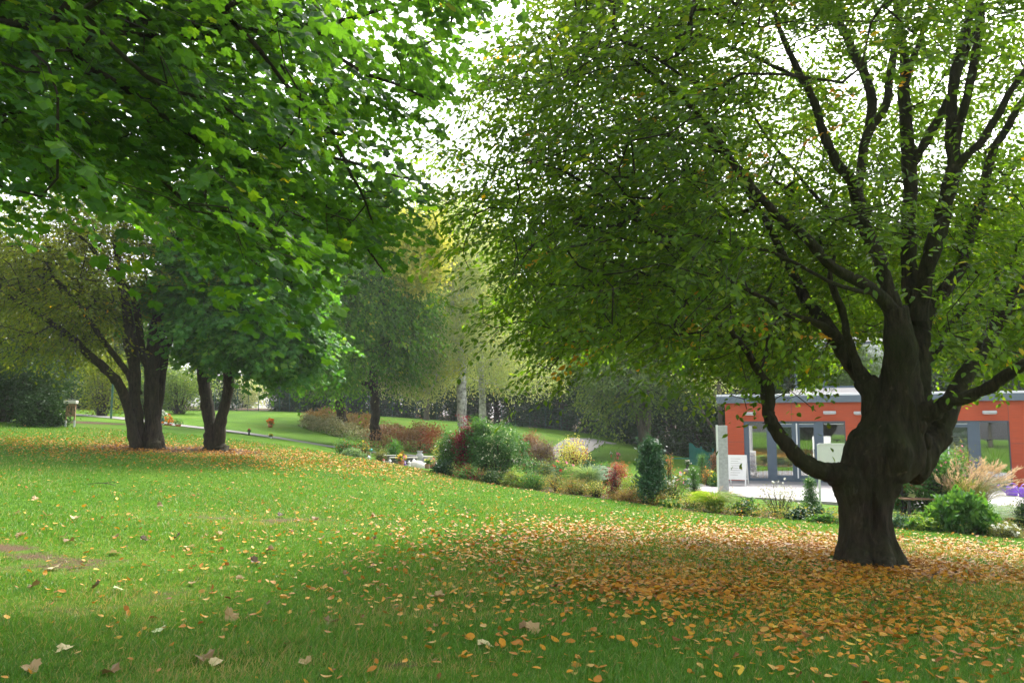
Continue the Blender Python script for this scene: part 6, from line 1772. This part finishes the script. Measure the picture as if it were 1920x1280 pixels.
def build_litter():
    rs = np.random.RandomState(8)
    N = 430000
    x, y = view_points(rs, N, 4.4, 33, 1.0)
    d = litter_density(x, y) * (.75 + .35 * vnoise(x, y, 1.6, 21))
    # sampling density is proportional to 1/y^... correct to leaves per square metre
    per = 780 * np.clip(d, 0, 1.3)
    samp = N / (1.36 * 1.06 * y * (33 - 4.4))
    keep = (rs.uniform(0, 1, N) < np.minimum(per / samp, 1)) & (y < edge_y(x) + .1) & (((x - TREE[0]) ** 2 + (y - 10) ** 2) > .22)
    x, y = x[keep], y[keep]; n = len(x)
    z = G(x, y) + np.where(litter_density(x, y) > .5, .03, .05) * rs.uniform(.25, 1., n)
    nrm = norm(rs.normal(0, .33, (n, 3)) + A([0, 0, 1.]))
    dr = rand_dirs(rs, n)
    R = frames(np.cross(nrm, dr), nrm)
    size = .064 * rs.uniform(.6, 1.25, n)
    rnd = np.clip(rs.beta(2.2, 2.2, n) + .12 * vnoise(x, y, 2.2, 33), 0, 1)
    order = np.argsort(y + np.abs(x) * .2)
    px, py, f = project(np.stack([x, y, z], -1))
    vis = (px > 5) & (px < 1915) & (py < 1275) & (py > 0)
    near = [i for i in order if vis[i]][:270]
    nm = np.zeros(n, bool); nm[near] = True
    groups = rs.randint(0, 6, n)
    tpls = [curl_leaf(k, rs) for k in range(6)]
    V, F, RN, off = [], [], [], 0
    for g in range(6):
        m = (groups == g) & ~nm
        tv, tf = tpls[g]; k = len(tv)
        v = np.einsum('nij,nkj->nki', R[m], tv[None] * size[m][:, None, None]) + np.stack([x, y, z], -1)[m][:, None]
        V.append(v.reshape(-1, 3)); F.append((tf[0][None] + (np.arange(m.sum()) * k)[:, None, None]).reshape(-1, 4) + off); off += m.sum() * k; RN.append(np.repeat(rnd[m], k))
    o = mesh_np('fallen_leaves', np.concatenate(V), np.concatenate(F), M['litter'], None, attr=np.concatenate(RN))
    tagit(o, 'carpet of orange and brown fallen leaves on the lawn', 'fallen leaves', kind='stuff')
    # the nearest leaves one by one
    tone = [(.08, 'dark brown curled leaf lying on the foreground grass', 'dark brown leaves near the viewer'), (.32, 'rusty orange oval leaf lying on the foreground grass', 'rusty orange leaves near the viewer'),
            (.58, 'orange oval leaf lying on the foreground grass', 'orange leaves near the viewer'), (.84, 'pale tan oval leaf lying on the foreground grass', 'tan leaves near the viewer'), (.98, 'yellow oval leaf lying on the foreground grass', 'yellow leaves near the viewer')]
    cache = {}
    from mathutils import Matrix
    for i in near:
        tk = int(np.clip(np.searchsorted([.16, .45, .72, .92], rnd[i]), 0, 4)); g = groups[i]
        key = (tk, g)
        M4 = Matrix([[*(R[i][r] * size[i]), [x[i], y[i], z[i]][r]] for r in range(3)] + [[0, 0, 0, 1]])
        if key not in cache:
            o = mesh_np('fallen_leaf', tpls[g][0], tpls[g][1][0], M['litter'], None, attr=np.full(len(tpls[g][0]), tone[tk][0]))
            tagit(o, tone[tk][1], 'leaf', tone[tk][2]); cache[key] = o
        else:
            o = cache[key].copy(); C.objects.link(o)
        o.matrix_world = M4
    # large maple leaves
    spots = [(120, 1222, 3), (300, 1188, 4), (222, 1110, 4), (62, 1105, 1), (365, 1098, 2), (180, 1105, 0), (430, 1162, 2), (405, 1248, 3), (205, 1268, 1), (570, 1250, 2), (620, 1173, 1), (985, 1184, 1), (478, 1058, 0),
             (100, 1068, 3), (120, 1010, 2), (270, 1016, 0), (330, 1012, 0), (355, 1028, 3), (215, 1040, 3), (40, 1008, 2), (130, 1018, 1), (526, 970, 0), (410, 1005, 2), (545, 1000, 1), (88, 970, 2), (60, 1262, 2), (820, 1125, 2), (650, 1080, 1), (700, 1015, 0), (910, 1214, 3),
             (600, 1015, 2), (300, 950, 1), (66, 940, 2), (30, 965, 3), (450, 1090, 2), (505, 1035, 1), (1040, 1105, 0), (215, 1010, 1), (700, 970, 2), (880, 960, 0), (140, 975, 2), (590, 975, 1), (380, 1240, 1), (1000, 1185, 2)]
    tn = [(.06, 'large dark curled maple leaf lying on the near lawn', 'large dark maple leaves'), (.3, 'large brown maple leaf lying on the near lawn', 'large brown maple leaves'), (.6, 'large tan maple leaf curled on the near lawn', 'large tan maple leaves'),
          (.85, 'large cream coloured maple leaf lying on the near lawn', 'large cream maple leaves'), (1., 'large pale green maple leaf lying on the near lawn', 'large pale green maple leaves')]
    mc = {}
    for px_, py_, tk in spots:
        lo, hi = 4.0, 30.0
        for _ in range(30):
            mid = (lo + hi) / 2; q_ = P(px_, py_, mid)
            if q_[2] > G(q_[0], q_[1]): lo = mid
            else: hi = mid
        q_ = P(px_, py_, lo); q_[2] = G(q_[0], q_[1]) + .03
        nn = norm(rs.normal(0, .3, 3) + A([0, -.15, 1.])); Rm = frames(np.cross(nn, rs.normal(size=3))[None], nn[None])[0]; s = rs.uniform(.075, .125)
        M4 = Matrix([[*(Rm[r] * s), q_[r]] for r in range(3)] + [[0, 0, 0, 1]])
        if tk not in mc:
            tv = MAPLE[0].copy(); c = .9 if tk in (0, 1, 2) else .3
            tv[:, 2] = c * (tv[:, 0] ** 2) * 1.2 + (-.25 if tk % 2 else .35) * (tv[:, 1] - .4) ** 2 + .05 * np.sin(tv[:, 0] * 14)
            o = mesh_np('maple_leaf', tv - A([0, .4, 0]), MAPLE[1][0], M['maple_litter'], None, attr=np.full(len(tv), tn[tk][0]))
            tagit(o, tn[tk][1], 'leaf', tn[tk][2]); mc[tk] = o
        else:
            o = mc[tk].copy(); C.objects.link(o)
        o.matrix_world = M4


build_litter()
rs = np.random.RandomState(61)
p = P(200, 903, 15.5); p[2] = G(p[0], p[1]) + .03; t = thing('fallen_twig', 'thin bare forked twig lying on the lawn below the left trees', 'twig', p)
v, f = tube([(A([[-.45, .1, 0], [-.15, .0, .04], [.1, -.1, .03], [.35, -.35, .01]]), [.005, .007, .007, .004]), (A([[-.05, 0, .035], [.05, .12, .05], [.22, .1, .02]]), [.005, .004, .003]), (A([[-.15, 0, .04], [-.3, -.06, .02]]), [.004, .003])], 5)
mesh_np('stick', v, f, M['twig'], t, local=True)

# ------------------------------------------------------------------ air
def build_haze(density):
    v, f = box_vf((0, 70, 12), (378, 258, 36))
    m, nt, out = new_mat('haze_air')
    pv = nt.nodes.new('ShaderNodeVolumePrincipled')
    pv.inputs['Color'].default_value = (.93, .96, 1, 1); pv.inputs['Density'].default_value = density; pv.inputs['Anisotropy'].default_value = .3
    nt.links.new(pv.outputs[0], out.inputs['Volume'])
    o = mesh_np('haze', v, f, m); o['kind'] = 'stuff'; o['label'] = 'thin pale autumn haze over the park'
    return o


build_haze(.0005)
